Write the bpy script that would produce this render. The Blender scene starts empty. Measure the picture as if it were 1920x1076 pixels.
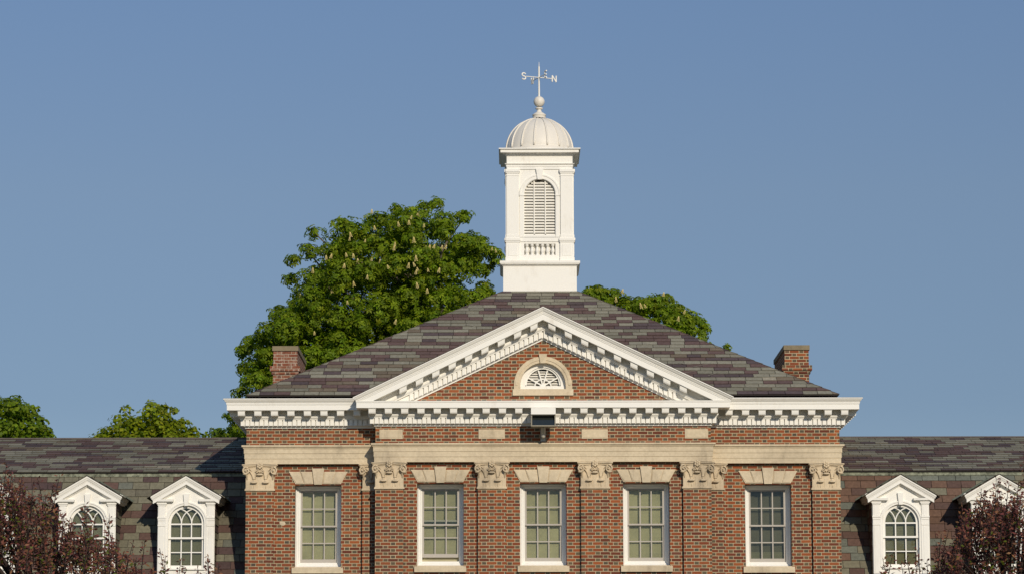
import bpy, math, random
import numpy as np
from mathutils import Vector, Matrix, Euler

R = math.radians
rng = random.Random(7)
nrng = np.random.default_rng(11)
sc = bpy.context.scene
col = sc.collection

# ------------------------------------------------------------------ camera, light, exposure
CAM_Z, PITCH, FPX, ROLL = 1.6, R(8.6), 5673.0, R(-0.10)
cam_d = bpy.data.cameras.new("camera")
cam = bpy.data.objects.new("camera", cam_d)
col.objects.link(cam)
cam.location = (0, 0, CAM_Z)
cam.rotation_euler = (Matrix.Rotation(math.pi / 2 + PITCH, 3, 'X') @ Matrix.Rotation(ROLL, 3, 'Z')).to_euler()
cam_d.sensor_width = 36.0
cam_d.lens = 36.0 * FPX / 1920.0
cam_d.clip_start, cam_d.clip_end = 1.0, 3000.0
sc.camera = cam

SUN_AZ, SUN_EL = R(18), R(24.0)          # to the right of the facade's normal / above the horizon
sv = Vector((math.sin(SUN_AZ) * math.cos(SUN_EL), -math.cos(SUN_AZ) * math.cos(SUN_EL), math.sin(SUN_EL)))
world = bpy.data.worlds.new("World")
sc.world = world
world.use_nodes = True
wn = world.node_tree
bg = wn.nodes['Background']
sky = wn.nodes.new('ShaderNodeTexSky')
sky.sky_type = 'NISHITA'
sky.sun_disc = False
sky.sun_elevation = SUN_EL
sky.sun_rotation = R(180) - SUN_AZ
sky.air_density, sky.dust_density, sky.ozone_density = 1.0, 0.0, 4.0
sky.altitude = 2000.0
# the evening sky is evener towards the horizon than the clean model: even it out by elevation; the last stop overbrightens the high sky as added fill
tc = wn.nodes.new('ShaderNodeTexCoord'); sz_ = wn.nodes.new('ShaderNodeSeparateXYZ'); wn.links.new(tc.outputs['Generated'], sz_.inputs[0])
rp = wn.nodes.new('ShaderNodeValToRGB')
for _ in range(2): rp.color_ramp.elements.new(.5)
for e_, (p_, c_) in zip(rp.color_ramp.elements, ((.111, (.90, .77, .715)), (.18, (1.21, .985, .85)), (.25, (1.33, 1.14, 1.03)), (.45, (2.8, 2.5, 2.15)))):
    e_.position = p_; e_.color = (*c_, 1)
wn.links.new(sz_.outputs[2], rp.inputs[0])
ml = wn.nodes.new('ShaderNodeMix'); ml.data_type = 'RGBA'; ml.blend_type = 'MULTIPLY'; ml.inputs[0].default_value = 1.0
wn.links.new(sky.outputs[0], ml.inputs[6]); wn.links.new(rp.outputs[0], ml.inputs[7]); wn.links.new(ml.outputs[2], bg.inputs['Color'])
bg.inputs['Strength'].default_value = 0.07
sun_d = bpy.data.lights.new("sun", 'SUN')
sun_d.energy = 3.25
sun_d.angle = R(0.55)
sun_d.color = (1.0, 0.89, 0.73)
sun = bpy.data.objects.new("sun", sun_d)
col.objects.link(sun)
sun.location = (20, -40, 40)
sun.rotation_euler = sv.to_track_quat('Z', 'Y').to_euler()
vs = sc.view_settings
vs.view_transform, vs.look, vs.exposure, vs.gamma = 'Standard', 'None', 0.0, 1.0
vs.use_curve_mapping = False

# ------------------------------------------------------------------ measuring the place
def P(px, py, Y):
    """world point at distance Y seen at photo pixel (px, py)"""
    u, v = (px - 960.0) / FPX, (538.0 - py) / FPX
    c, s = math.cos(ROLL), math.sin(ROLL)
    u, v = u * c - v * s, u * s + v * c
    dy = math.cos(PITCH) - v * math.sin(PITCH)
    dz = math.sin(PITCH) + v * math.cos(PITCH)
    return np.array((Y * u / dy, Y, CAM_Z + Y * dz / dy))

def Z(py, Y):
    v = (538.0 - py) / FPX
    return CAM_Z + Y * (math.sin(PITCH) + v * math.cos(PITCH)) / (math.cos(PITCH) - v * math.sin(PITCH))

AX = 0.655                                # the building's axis

# ------------------------------------------------------------------ mesh builder
class MB:
    def __init__(self):
        self.v, self.f, self.c = [], [], []
        self.cur = None
    def face(self, idx):
        self.f.append(tuple(idx)); self.c.append(self.cur)
    def poly(self, pts):
        n = len(self.v); self.v += [tuple(map(float, p)) for p in pts]
        self.face(range(n, n + len(pts)))
    def box(self, x0, x1, y0, y1, z0, z1, k=0.0, xc=0.0):
        """box; k shears it up along x about xc"""
        n = len(self.v)
        for z in (z0, z1):
            for (x, y) in ((x0, y0), (x1, y0), (x1, y1), (x0, y1)):
                self.v.append((x, y, z + k * (x - xc)))
        for q in ((0, 3, 2, 1), (4, 5, 6, 7), (0, 1, 5, 4), (1, 2, 6, 5), (2, 3, 7, 6), (3, 0, 4, 7)):
            self.face([n + i for i in q])
    def prism(self, pts, y0, y1):
        """polygon pts [(x, z)] (counter-clockwise from the front) from y0 (front) to y1"""
        n, m = len(self.v), len(pts)
        self.v += [(x, y0, z) for x, z in pts] + [(x, y1, z) for x, z in pts]
        self.face(range(n, n + m)); self.face(range(n + 2 * m - 1, n + m - 1, -1))
        for i in range(m):
            j = (i + 1) % m
            self.face((n + j, n + i, n + m + i, n + m + j))
    def strip(self, A, B, y0, y1, ends=True):
        """band between the polylines A and B (x, z), front y0 to back y1"""
        n, m = len(self.v), len(A)
        self.v += [(x, y0, z) for x, z in A] + [(x, y0, z) for x, z in B]
        self.v += [(x, y1, z) for x, z in A] + [(x, y1, z) for x, z in B]
        for i in range(m - 1):
            self.face((n + i, n + i + 1, n + m + i + 1, n + m + i))
            self.face((n + i + 1, n + i, n + 2 * m + i, n + 2 * m + i + 1))
            self.face((n + m + i, n + m + i + 1, n + 3 * m + i + 1, n + 3 * m + i))
        if ends:
            for i in (0, m - 1):
                self.face((n + i, n + m + i, n + 3 * m + i, n + 2 * m + i))
    def sweep(self, prof, path, closed=False, caps=True):
        """profile [(out, z)] along plan path; outward is to the right-hand front of a left-to-right path"""
        pts = [Vector(p) for p in path]; m = len(pts); k = len(prof)
        ns = []
        segs = m if closed else m - 1
        for i in range(segs):
            d = (pts[(i + 1) % m] - pts[i]).normalized(); ns.append(Vector((d.y, -d.x)))
        n0 = len(self.v)
        for i in range(m):
            if closed: a, b = ns[i - 1], ns[i]
            else: a, b = ns[max(i - 1, 0)], ns[min(i, segs - 1)]
            mt = (a + b) / (1 + a.dot(b))
            for o, z in prof:
                self.v.append((pts[i].x + mt.x * o, pts[i].y + mt.y * o, z))
        for i in range(segs):
            j = (i + 1) % m
            for q in range(k - 1):
                self.face((n0 + i * k + q, n0 + j * k + q, n0 + j * k + q + 1, n0 + i * k + q + 1))
        if caps and not closed:
            self.face([n0 + q for q in range(k)][::-1]); self.face([n0 + (m - 1) * k + q for q in range(k)])
    def lathe(self, prof, cx, cy, seg=24, a0=0.0, a1=2 * math.pi):
        n0, k = len(self.v), len(prof)
        full = abs(a1 - a0 - 2 * math.pi) < 1e-6
        cnt = seg if full else seg + 1
        for i in range(cnt):
            a = a0 + (a1 - a0) * i / seg
            for r, z in prof: self.v.append((cx + r * math.cos(a), cy + r * math.sin(a), z))
        for i in range(seg):
            j = (i + 1) % cnt
            for q in range(k - 1):
                self.face((n0 + i * k + q, n0 + j * k + q, n0 + j * k + q + 1, n0 + i * k + q + 1))
    def tube(self, pts, rad, seg=8, caps=True):
        pts = [Vector(p) for p in pts]
        if not hasattr(rad, '__len__'): rad = [rad] * len(pts)
        n0 = len(self.v); up = None
        for i, p in enumerate(pts):
            d = (pts[min(i + 1, len(pts) - 1)] - pts[max(i - 1, 0)])
            d = d.normalized() if d.length > 1e-9 else Vector((0, 0, 1))
            if up is None:
                up = Vector((0, 1, 0)) if abs(d.y) < 0.8 else Vector((1, 0, 0))
            a = d.cross(up).normalized(); b = a.cross(d).normalized(); up = b
            for s in range(seg):
                t = 2 * math.pi * s / seg
                self.v.append(tuple(p + (a * math.cos(t) + b * math.sin(t)) * rad[i]))
        for i in range(len(pts) - 1):
            for s in range(seg):
                t = (s + 1) % seg
                self.face((n0 + i * seg + s, n0 + i * seg + t, n0 + (i + 1) * seg + t, n0 + (i + 1) * seg + s))
        if caps:
            self.face([n0 + s for s in range(seg)][::-1]); self.face([n0 + (len(pts) - 1) * seg + s for s in range(seg)])
    def blob(self, c, r, seg=10, rings=6):
        """ellipsoid of radii r at c"""
        n0 = len(self.v)
        for i in range(rings + 1):
            t = math.pi * i / rings
            for s in range(seg):
                a = 2 * math.pi * s / seg
                self.v.append((c[0] + r[0] * math.sin(t) * math.cos(a), c[1] + r[1] * math.sin(t) * math.sin(a), c[2] - r[2] * math.cos(t)))
        for i in range(rings):
            for s in range(seg):
                t = (s + 1) % seg
                self.face((n0 + i * seg + s, n0 + i * seg + t, n0 + (i + 1) * seg + t, n0 + (i + 1) * seg + s))
    def turn(self, n0, ang, cx, cy):
        c, s = math.cos(ang), math.sin(ang)
        for i in range(n0, len(self.v)):
            x, y, z = self.v[i]; x -= cx; y -= cy
            self.v[i] = (cx + c * x - s * y, cy + s * x + c * y, z)

def link(o, parent=None):
    col.objects.link(o)
    if parent is not None: o.parent = parent
    return o

def obj(name, mb, mat, parent=None, world=True, loc=None, smooth=False):
    """ONE mesh object. world: coordinates are the world's; they become local to the parent thing"""
    o_ = Vector((0, 0, 0))
    if world and parent is not None:
        q = parent
        while q is not None: o_ += q.location; q = q.parent
    me = bpy.data.meshes.new(name)
    me.from_pydata([(x - o_.x, y - o_.y, z - o_.z) for x, y, z in mb.v], [], mb.f)
    if any(c is not None for c in mb.c):
        at = me.color_attributes.new("tone", 'FLOAT_COLOR', 'CORNER')
        arr = []
        for p in me.polygons:
            c = mb.c[p.index] or (0.1, 0.1, 0.1)
            arr += [c[0], c[1], c[2], 1.0] * p.loop_total
        at.data.foreach_set('color', arr)
    me.materials.append(mat)
    if smooth: me.polygons.foreach_set('use_smooth', [True] * len(me.polygons))
    me.validate()
    o = bpy.data.objects.new(name, me)
    link(o, parent)
    if loc is not None: o.location = loc
    return o

def empty(name, loc):
    o = bpy.data.objects.new(name, None); o.location = loc; o.empty_display_size = 0.3
    return link(o)

def tag(o, label=None, cat=None, group=None, kind=None):
    if label: o['label'] = label
    if cat: o['category'] = cat
    if group: o['group'] = group
    if kind: o['kind'] = kind
    return o

def copy_tree(o, parent, loc=None):
    c = o.copy(); col.objects.link(c); c.parent = parent
    if loc is not None: c.location = loc
    for ch in list(o.children): copy_tree(ch, c)
    return c

# ------------------------------------------------------------------ materials
class NT:
    def __init__(self, name):
        self.m = bpy.data.materials.new(name); self.m.use_nodes = True
        self.t = self.m.node_tree; self.bsdf = self.t.nodes['Principled BSDF']
        self.out = self.t.nodes['Material Output']
    def n(self, typ, **kw):
        x = self.t.nodes.new(typ)
        for k, v in kw.items(): setattr(x, k, v)
        return x
    def l(self, a, b): self.t.links.new(a, b)
    def _in(self, sock, v):
        if isinstance(v, (int, float, tuple, list)): sock.default_value = v
        else: self.l(v, sock)
    def math(self, op, a, b=None, c=None):
        x = self.n('ShaderNodeMath', operation=op)
        self._in(x.inputs[0], a)
        if b is not None: self._in(x.inputs[1], b)
        if c is not None: self._in(x.inputs[2], c)
        return x.outputs[0]
    def mix(self, fac, a, b, mode='MIX'):
        x = self.n('ShaderNodeMix', data_type='RGBA', blend_type=mode)
        self._in(x.inputs[0], fac)
        self._in(x.inputs[6], a if not isinstance(a, tuple) else (*a, 1)); self._in(x.inputs[7], b if not isinstance(b, tuple) else (*b, 1))
        return x.outputs[2]
    def pos(self): return self.n('ShaderNodeNewGeometry').outputs['Position']
    def noise(self, scale, detail=3, rough=0.6, vec=None, stretch=None):
        x = self.n('ShaderNodeTexNoise'); x.inputs['Scale'].default_value = scale
        x.inputs['Detail'].default_value = detail; x.inputs['Roughness'].default_value = rough
        v = vec if vec is not None else self.pos()
        if stretch:
            mp = self.n('ShaderNodeMapping'); mp.inputs['Scale'].default_value = stretch
            self.l(v, mp.inputs[0]); v = mp.outputs[0]
        self.l(v, x.inputs['Vector']); return x.outputs['Fac']
    def ramp(self, fac, stops, interp='LINEAR'):
        x = self.n('ShaderNodeValToRGB'); cr = x.color_ramp; cr.interpolation = interp
        while len(cr.elements) < len(stops): cr.elements.new(0.5)
        for e, (p, c) in zip(cr.elements, stops):
            e.position = p; e.color = (*c, 1) if len(c) == 3 else c
        self.l(fac, x.inputs[0]); return x.outputs[0]
    def bump(self, h, strength, dist):
        x = self.n('ShaderNodeBump'); x.inputs['Strength'].default_value = strength; x.inputs['Distance'].default_value = dist
        self.l(h, x.inputs['Height']); self.l(x.outputs[0], self.bsdf.inputs['Normal'])
    def color(self, c, rough=0.6, spec=0.5):
        self._in(self.bsdf.inputs['Base Color'], c if not isinstance(c, tuple) else (*c, 1))
        self.bsdf.inputs['Roughness'].default_value = rough
        self.bsdf.inputs['Specular IOR Level'].default_value = spec

def mat_paint(name, c, stain=(0.55, 0.47, 0.36), amount=0.5, rough=0.5):
    k = NT(name)
    a = k.noise(1.7, 5, 0.65)
    b = k.noise(9.0, 4, 0.7, stretch=(1, 1, 0.12))
    f = k.math('MULTIPLY', k.ramp(a, [(0.52, (0, 0, 0)), (0.75, (1, 1, 1))]), k.ramp(b, [(0.45, (0, 0, 0)), (0.7, (1, 1, 1))]))
    k.color(k.mix(k.math('MULTIPLY', f, amount), c, tuple(x * y for x, y in zip(c, stain))), rough, 0.4)
    k.bump(k.noise(30, 3), 0.15, 0.01)
    return k.m

def mat_brick(name, reds, darks, mortar, wear=0.0):
    """Flemish bond: stretcher, header, stretcher; headers over-burnt"""
    k = NT(name)
    h, Pd, S, m, H = 0.0688, 0.320, 0.206, 0.0125, 0.089
    sx = k.n('ShaderNodeSeparateXYZ'); k.l(k.pos(), sx.inputs[0])
    wob = k.math('MULTIPLY', k.math('SUBTRACT', k.noise(9, 2), 0.5), 0.012)
    wob2 = k.math('MULTIPLY', k.math('SUBTRACT', k.noise(7, 2, stretch=(1, 1, 1.3)), 0.5), 0.009)
    u = k.math('ADD', k.math('ADD', sx.outputs[0], sx.outputs[1]), wob)
    v = k.math('ADD', k.math('ADD', sx.outputs[2], wob2), 0.02)
    vr = k.math('DIVIDE', v, h); row = k.math('FLOOR', vr); fv = k.math('MULTIPLY', k.math('SUBTRACT', vr, row), h)
    off = k.math('MULTIPLY', k.math('FLOORED_MODULO', row, 2.0), Pd / 2)
    uu = k.math('DIVIDE', k.math('ADD', u, off), Pd); cl = k.math('FLOOR', uu)
    fu = k.math('MULTIPLY', k.math('SUBTRACT', uu, cl), Pd)
    head = k.math('GREATER_THAN', fu, S + m / 2)
    m1 = k.math('LESS_THAN', fv, m)
    m2 = k.math('LESS_THAN', k.math('ABSOLUTE', k.math('SUBTRACT', fu, S + m / 2)), m / 2)
    m3 = k.math('GREATER_THAN', fu, Pd - m)
    mort = k.math('MAXIMUM', m1, k.math('MAXIMUM', m2, m3))
    cb = k.n('ShaderNodeCombineXYZ'); k.l(k.math('ADD', cl, k.math('MULTIPLY', head, 0.37)), cb.inputs[0]); k.l(row, cb.inputs[1])
    wh = k.n('ShaderNodeTexWhiteNoise', noise_dimensions='3D'); k.l(cb.outputs[0], wh.inputs['Vector'])
    rv = wh.outputs['Value']
    cs = k.ramp(rv, reds); cd = k.ramp(rv, darks)
    c = k.mix(head, cs, cd)
    g = k.noise(45, 4, 0.7)
    c = k.mix(0.55, c, k.ramp(g, [(0.25, (0.45, 0.45, 0.45)), (0.75, (1.0, 1.0, 1.0))]), 'MULTIPLY')
    big = k.noise(0.9, 4, 0.6)
    c = k.mix(k.math('MULTIPLY', k.ramp(big, [(0.45, (0, 0, 0)), (0.72, (1, 1, 1))]), 0.36), c, (0.10, 0.055, 0.036))
    sk = k.noise(2.2, 4, 0.6, stretch=(1, 1, 0.14))
    c = k.mix(k.math('MULTIPLY', k.ramp(sk, [(0.55, (0, 0, 0)), (0.72, (1, 1, 1))]), 0.2), c, (0.085, 0.055, 0.040))
    mc = k.mix(k.ramp(k.noise(6, 4), [(0.35, (0, 0, 0)), (0.7, (1, 1, 1))]), mortar, tuple(x * 0.62 for x in mortar))
    c = k.mix(mort, c, mc)
    if wear:
        w = k.ramp(k.noise(11, 4, 0.7), [(0.5, (0, 0, 0)), (0.62, (1, 1, 1))])
        c = k.mix(k.math('MULTIPLY', w, wear), c, (0.55, 0.44, 0.36))
    k.color(c, 0.85, 0.25)
    k.bump(k.math('SUBTRACT', k.math('MULTIPLY', g, 0.4), mort), 0.5, 0.008)
    return k.m

def mat_stone(name, c, dark, amount=0.6):
    k = NT(name)
    a = k.ramp(k.noise(1.1, 6, 0.65), [(0.42, (0, 0, 0)), (0.72, (1, 1, 1))])
    b = k.ramp(k.noise(14, 5, 0.7), [(0.35, (0.78, 0.77, 0.75)), (0.7, (1, 1, 1))])
    s = k.ramp(k.noise(5, 4, 0.6, stretch=(1, 1, 0.15)), [(0.5, (0, 0, 0)), (0.75, (1, 1, 1))])
    cc = k.mix(k.math('MULTIPLY', a, amount * 0.55), c, dark)
    cc = k.mix(k.math('MULTIPLY', k.math('MULTIPLY', a, s), amount), cc, tuple(x * 0.6 for x in dark))
    k.color(k.mix(0.8, cc, b, 'MULTIPLY'), 0.8, 0.25)
    k.bump(k.noise(40, 4), 0.25, 0.01)
    return k.m

def mat_tone(name, rough, spec, gscale, lo, hi=1.0, bump=0.0, trans=0.0):
    """colour of each slate / leaf from the 'tone' attribute, broken up with noise"""
    k = NT(name)
    at = k.n('ShaderNodeAttribute', attribute_name='tone')
    g = k.ramp(k.noise(gscale, 5, 0.7), [(0.3, (lo, lo, lo)), (0.7, (hi, hi, hi))])
    c = k.mix(1.0, at.outputs['Color'], g, 'MULTIPLY')
    k.color(c, rough, spec)
    if bump: k.bump(k.noise(gscale * 2, 4), bump, 0.01)
    if trans:
        tr = k.n('ShaderNodeBsdfTranslucent'); k.l(k.mix(1.0, c, (1.15, 1.25, 0.6), 'MULTIPLY'), tr.inputs['Color'])
        mx = k.n('ShaderNodeMixShader'); mx.inputs[0].default_value = trans
        k.l(k.bsdf.outputs[0], mx.inputs[1]); k.l(tr.outputs[0], mx.inputs[2]); k.l(mx.outputs[0], k.out.inputs['Surface'])
    return k.m

def mat_plain(name, c, rough=0.6, spec=0.4, scale=20, var=0.25, metal=0.0):
    k = NT(name)
    g = k.ramp(k.noise(scale, 4, 0.65), [(0.3, (1 - var,) * 3), (0.7, (1, 1, 1))])
    k.color(k.mix(1.0, c, g, 'MULTIPLY'), rough, spec)
    k.bsdf.inputs['Metallic'].default_value = metal
    return k.m

def mat_glass(name, tint):
    k = NT(name)
    tr = k.n('ShaderNodeBsdfTransparent'); tr.inputs[0].default_value = (*tint, 1)
    gl = k.n('ShaderNodeBsdfGlossy'); gl.inputs['Roughness'].default_value = 0.02
    gl.inputs['Color'].default_value = (0.9, 0.92, 0.95, 1)
    fr = k.n('ShaderNodeFresnel'); fr.inputs['IOR'].default_value = 1.5
    bm = k.n('ShaderNodeBump'); bm.inputs['Strength'].default_value = 0.05; bm.inputs['Distance'].default_value = 0.05
    k.l(k.noise(2.5, 2), bm.inputs['Height']); k.l(bm.outputs[0], gl.inputs['Normal']); k.l(bm.outputs[0], fr.inputs['Normal'])
    mx = k.n('ShaderNodeMixShader'); k.l(fr.outputs[0], mx.inputs[0]); k.l(tr.outputs[0], mx.inputs[1]); k.l(gl.outputs[0], mx.inputs[2])
    k.l(mx.outputs[0], k.out.inputs['Surface'])
    return k.m

def mat_blind(name, c, pitch):
    k = NT(name)
    sx = k.n('ShaderNodeSeparateXYZ'); k.l(k.pos(), sx.inputs[0])
    w = k.math('FRACT', k.math('DIVIDE', sx.outputs[2], pitch))
    s = k.ramp(w, [(0.0, (0.62,) * 3), (0.25, (1, 1, 1)), (1.0, (0.9,) * 3)])
    fd = k.ramp(k.noise(1.3, 3), [(0.35, (.80,) * 3), (0.65, (1.05,) * 3)])
    k.color(k.mix(1.0, k.mix(1.0, c, s, 'MULTIPLY'), fd, 'MULTIPLY'), 0.7, 0.2)
    k.bump(w, 0.4, 0.01)
    return k.m

REDS = [(0.0, (0.14, 0.038, 0.021)), (0.3, (0.240, 0.062, 0.024)), (0.65, (0.300, 0.079, 0.027)), (0.9, (0.37, 0.108, 0.034)), (1.0, (0.18, 0.062, 0.038))]
DARKS = [(0.0, (0.085, 0.068, 0.050)), (0.4, (0.12, 0.098, 0.062)), (0.75, (0.15, 0.115, 0.065)), (1.0, (0.17, 0.10, 0.065))]
M = {}
M['brick'] = mat_brick('red_brick', REDS, DARKS, (0.53, 0.435, 0.275))
M['old_brick'] = mat_brick('weathered_brick', [(0.0, (0.22, 0.065, 0.034)), (0.5, (0.29, 0.085, 0.04)), (1.0, (0.30, 0.12, 0.065))],
                           [(0.0, (0.11, 0.08, 0.06)), (0.5, (0.26, 0.09, 0.05)), (1.0, (0.30, 0.12, 0.07))], (0.48, 0.40, 0.30), 0.30)
M['stone'] = mat_stone('limestone', (0.70, 0.585, 0.41), (0.36, 0.29, 0.20), 0.85)
M['carved'] = mat_stone('carved_limestone', (0.70, 0.57, 0.39), (0.27, 0.22, 0.16), 1.0)
M['cap_stone'] = mat_stone('chimney_cap_stone', (0.26, 0.21, 0.13), (0.14, 0.12, 0.08), 0.7)
M['white'] = mat_paint('white_paint', (0.82, 0.795, 0.725))
M['cream'] = mat_paint('cupola_paint', (0.82, 0.795, 0.725), amount=0.6)
M['dome'] = mat_paint('dome_paint', (0.74, 0.69, 0.60), amount=0.8)
M['sash'] = mat_paint('sash_paint', (0.42, 0.385, 0.335), amount=0.3)
M['slate'] = mat_tone('roof_slate', 0.75, 0.2, 16, 0.68, 1.08, 0.25)
M['deck'] = mat_plain('eave_shade_dark', (0.045, 0.036, 0.034), 0.9)
M['copper'] = mat_plain('green_copper', (0.34, 0.36, 0.26), 0.8, 0.2, 9, 0.85)
M['lead'] = mat_plain('grey_flashing', (0.16, 0.15, 0.14), 0.6)
M['blind'] = mat_blind('beige_blind', (0.56, 0.505, 0.325), 0.028)
M['dark_blind'] = mat_blind('reflection_dark_blind', (0.17, 0.155, 0.115), 0.028)  # darker copy: paints in the tree reflection that dims these panes
M['grey_blind'] = mat_blind('grey_slat_blind', (0.26, 0.24, 0.16), 0.034)
M['glass'] = mat_glass('window_glass', (0.86, 0.88, 0.84))
M['louvre'] = mat_paint('louvre_paint', (0.80, 0.765, 0.68), amount=0.5)
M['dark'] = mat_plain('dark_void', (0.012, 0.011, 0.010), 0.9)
M['lamp_glass'] = mat_plain('lamp_glass', (0.02, 0.024, 0.022), 0.12, 0.6)
M['metal'] = mat_plain('lamp_metal', (0.58, 0.54, 0.45), 0.45, 0.5)
M['lamp_frame'] = mat_plain('lamp_frame', (0.30, 0.27, 0.20), 0.5, 0.4)
M['bark'] = mat_plain('grey_bark', (0.17, 0.14, 0.10), 0.9, 0.2, 12, 0.5)
M['twig'] = mat_plain('dark_twig', (0.045, 0.030, 0.026), 0.9, 0.2, 30, 0.4)
M['leaf'] = mat_tone('green_leaf', 0.55, 0.22, 4, 0.7, 1.1, 0, 0.45)
M['plum'] = mat_tone('purple_leaf', 0.55, 0.25, 6, 0.7, 1.1, 0, 0.28)
M['blossom'] = mat_plain('cream_blossom', (0.80, 0.66, 0.27), 0.8, 0.2, 30, 0.3)
M['grass'] = mat_plain('grass', (0.20, 0.185, 0.12), 0.95, 0.2, 3, 0.5)

# ------------------------------------------------------------------ ground
g = MB(); g.poly([(-900, -300, 0), (900, -300, 0), (900, 1500, 0), (-900, 1500, 0)])
tag(obj('ground', g, M['grass']), kind='structure')

# ------------------------------------------------------------------ slates
SLATES = [((0.270, 0.250, 0.186), 0.38), ((0.225, 0.208, 0.152), 0.12), ((0.142, 0.090, 0.078), 0.28), ((0.108, 0.078, 0.076), 0.15), ((0.185, 0.145, 0.100), 0.06), ((.34, .30, .22), .01)]
MANSARD = [((0.178, 0.165, 0.115), 0.40), ((0.150, 0.136, 0.098), 0.10), ((0.112, 0.067, 0.055), 0.28), ((0.090, 0.058, 0.055), 0.12), ((0.15, 0.155, 0.125), 0.10)]
WARM = [((0.178, 0.165, 0.115), 0.26), ((0.155, 0.092, 0.064), 0.28), ((0.120, 0.073, 0.058), 0.32), ((0.15, 0.16, 0.13), 0.14)]
def pick(pal):
    t = rng.random() * sum(w for _, w in pal)
    for c, w in pal:
        t -= w
        if t <= 0: return c
    return pal[0][0]
def slates(mb, O, U, V, vlen, left, right, e, w, pal, keep=0.36, thick=0.012):
    """courses of slates on the plane O + u U + v V, between left(v) and right(v)"""
    O, U, V = (np.array(a, float) for a in (O, U, V)); U /= np.linalg.norm(U); V /= np.linalg.norm(V)
    N = np.cross(U, V)
    rows = int(math.ceil(vlen / e))
    pt = lambda u, v, h: tuple(O + U * u + V * v + N * h)
    for r in range(rows):
        v0, v1 = r * e + rng.uniform(-.004, .004), min((r + 1) * e * 1.0 + 0.02, vlen)
        L0, R0, L1, R1 = left(v0), right(v0), left(v1), right(v1)
        u = min(L0, L1) - w * (0.5 * (r % 2) + 0.25 * rng.random()) - w
        c = pick(pal)
        while u < max(R0, R1):
            ww = w * rng.uniform(0.88, 1.14); a, b = u + 0.005, u + ww - 0.005; u += ww
            if rng.random() > keep: c = pick(pal)
            j = rng.uniform(0.86, 1.14); mb.cur = (c[0] * j, c[1] * j, c[2] * j)
            a0, b0 = max(a, L0), min(b, R0); a1, b1 = max(a, L1), min(b, R1)
            if b0 - a0 < 0.004: continue
            if b1 < a1: a1 = b1 = (L1 if a < L1 else R1) if (L1 <= R1) else 0.5 * (L1 + R1)
            t0 = thick + rng.uniform(0, 0.008); dv = rng.uniform(-0.006, 0.006) if r else 0
            A, B, C, D = pt(a0, v0 + dv, t0), pt(b0, v0 + dv, t0), pt(b1, v1, 0.003), pt(a1, v1, 0.003)
            mb.poly([A, B, C, D]) if b1 - a1 > 1e-4 else mb.poly([A, B, C])
            mb.cur = tuple(q * .45 for q in mb.cur)                       # broken lower edge, darkened in colour as painted shade under each course
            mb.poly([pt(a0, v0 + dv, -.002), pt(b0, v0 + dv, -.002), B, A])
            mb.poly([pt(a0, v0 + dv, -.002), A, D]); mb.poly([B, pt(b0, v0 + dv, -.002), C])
    mb.cur = None

# ================================================================== the main block
YF = 63.90                                # pilaster face of the projecting bay
OFF = 0.42                                # the bay stands this far before the side walls
HB, HS, YB = 3.554, 6.327, 77.1           # half widths, back
B = empty('brick_building', (AX, 64.0, 0))
tag(B, 'red brick block with white pediment and white domed cupola, between two lower wings', 'building')
def X(l): return AX + l
PLAN = [(X(-HS), YB), (X(-HS), YF + OFF), (X(-HB), YF + OFF), (X(-HB), YF), (X(HB), YF), (X(HB), YF + OFF), (X(HS), YF + OFF), (X(HS), YB)]

zA0, zA1 = Z(865, YF - .03), Z(829.5, YF - .08)        # stone architrave
zcap0 = Z(914.5, YF)                                    # foot of the capitals
zfil = Z(798, YF - .03); zd0, zd1 = Z(792.9, YF - .11), Z(782, YF - .11)
zbed = Z(774.8, YF - .14); zco0 = Z(762.4, YF - .39); zco1 = Z(754.0, YF - .39); zctop = Z(750.2, YF - .40)

# --- brick walls with window openings
WW, WH = 0.985, Z(905, 64.0) - Z(1060.5, 64.0)
zsill = Z(1060.5, 64.0)
wins = [(-4.795, 64.0 + OFF), (-2.18, 64.0), (0.0, 64.0), (2.18, 64.0), (4.795, 64.0 + OFF)]
def hole_wall(mb, x0, x1, z0, z1, y, holes, reveal):
    xs = sorted({x0, x1, *[h[0] for h in holes], *[h[1] for h in holes]})
    zs = sorted({z0, z1, *[h[2] for h in holes], *[h[3] for h in holes]})
    for a, b in zip(xs, xs[1:]):
        for c, d in zip(zs, zs[1:]):
            if any(h[0] - 1e-6 <= a and b <= h[1] + 1e-6 and h[2] - 1e-6 <= c and d <= h[3] + 1e-6 for h in holes): continue
            mb.poly([(a, y, c), (b, y, c), (b, y, d), (a, y, d)])
    for a, b, c, d in holes:
        mb.poly([(a, y, c), (a, y, d), (a, y + reveal, d), (a, y + reveal, c)][::-1]); mb.poly([(b, y, c), (b, y, d), (b, y + reveal, d), (b, y + reveal, c)])
        mb.poly([(a, y, d), (b, y, d), (b, y + reveal, d), (a, y + reveal, d)][::-1]); mb.poly([(a, y, c), (b, y, c), (b, y + reveal, c), (a, y + reveal, c)])
w = MB()
hl = lambda l: (X(l - WW / 2), X(l + WW / 2), zsill, zsill + WH)
zw = zA0 + 0.1
hole_wall(w, X(-HB), X(HB), 0, zw, 64.0, [hl(-2.18), hl(0), hl(2.18)], 0.48)
hole_wall(w, X(-HS), X(-HB), 0, zw, 64.0 + OFF, [hl(-4.795)], 0.48)
hole_wall(w, X(HB), X(HS), 0, zw, 64.0 + OFF, [hl(4.795)], 0.48)
for s in (-1, 1):
    w.poly([(X(s * HB), 64.0, 0), (X(s * HB), 64.0 + OFF, 0), (X(s * HB), 64.0 + OFF, zw), (X(s * HB), 64.0, zw)])
    w.poly([(X(s * HS), 64.0 + OFF, 0), (X(s * HS), YB, 0), (X(s * HS), YB, zw), (X(s * HS), 64.0 + OFF, zw)])
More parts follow.
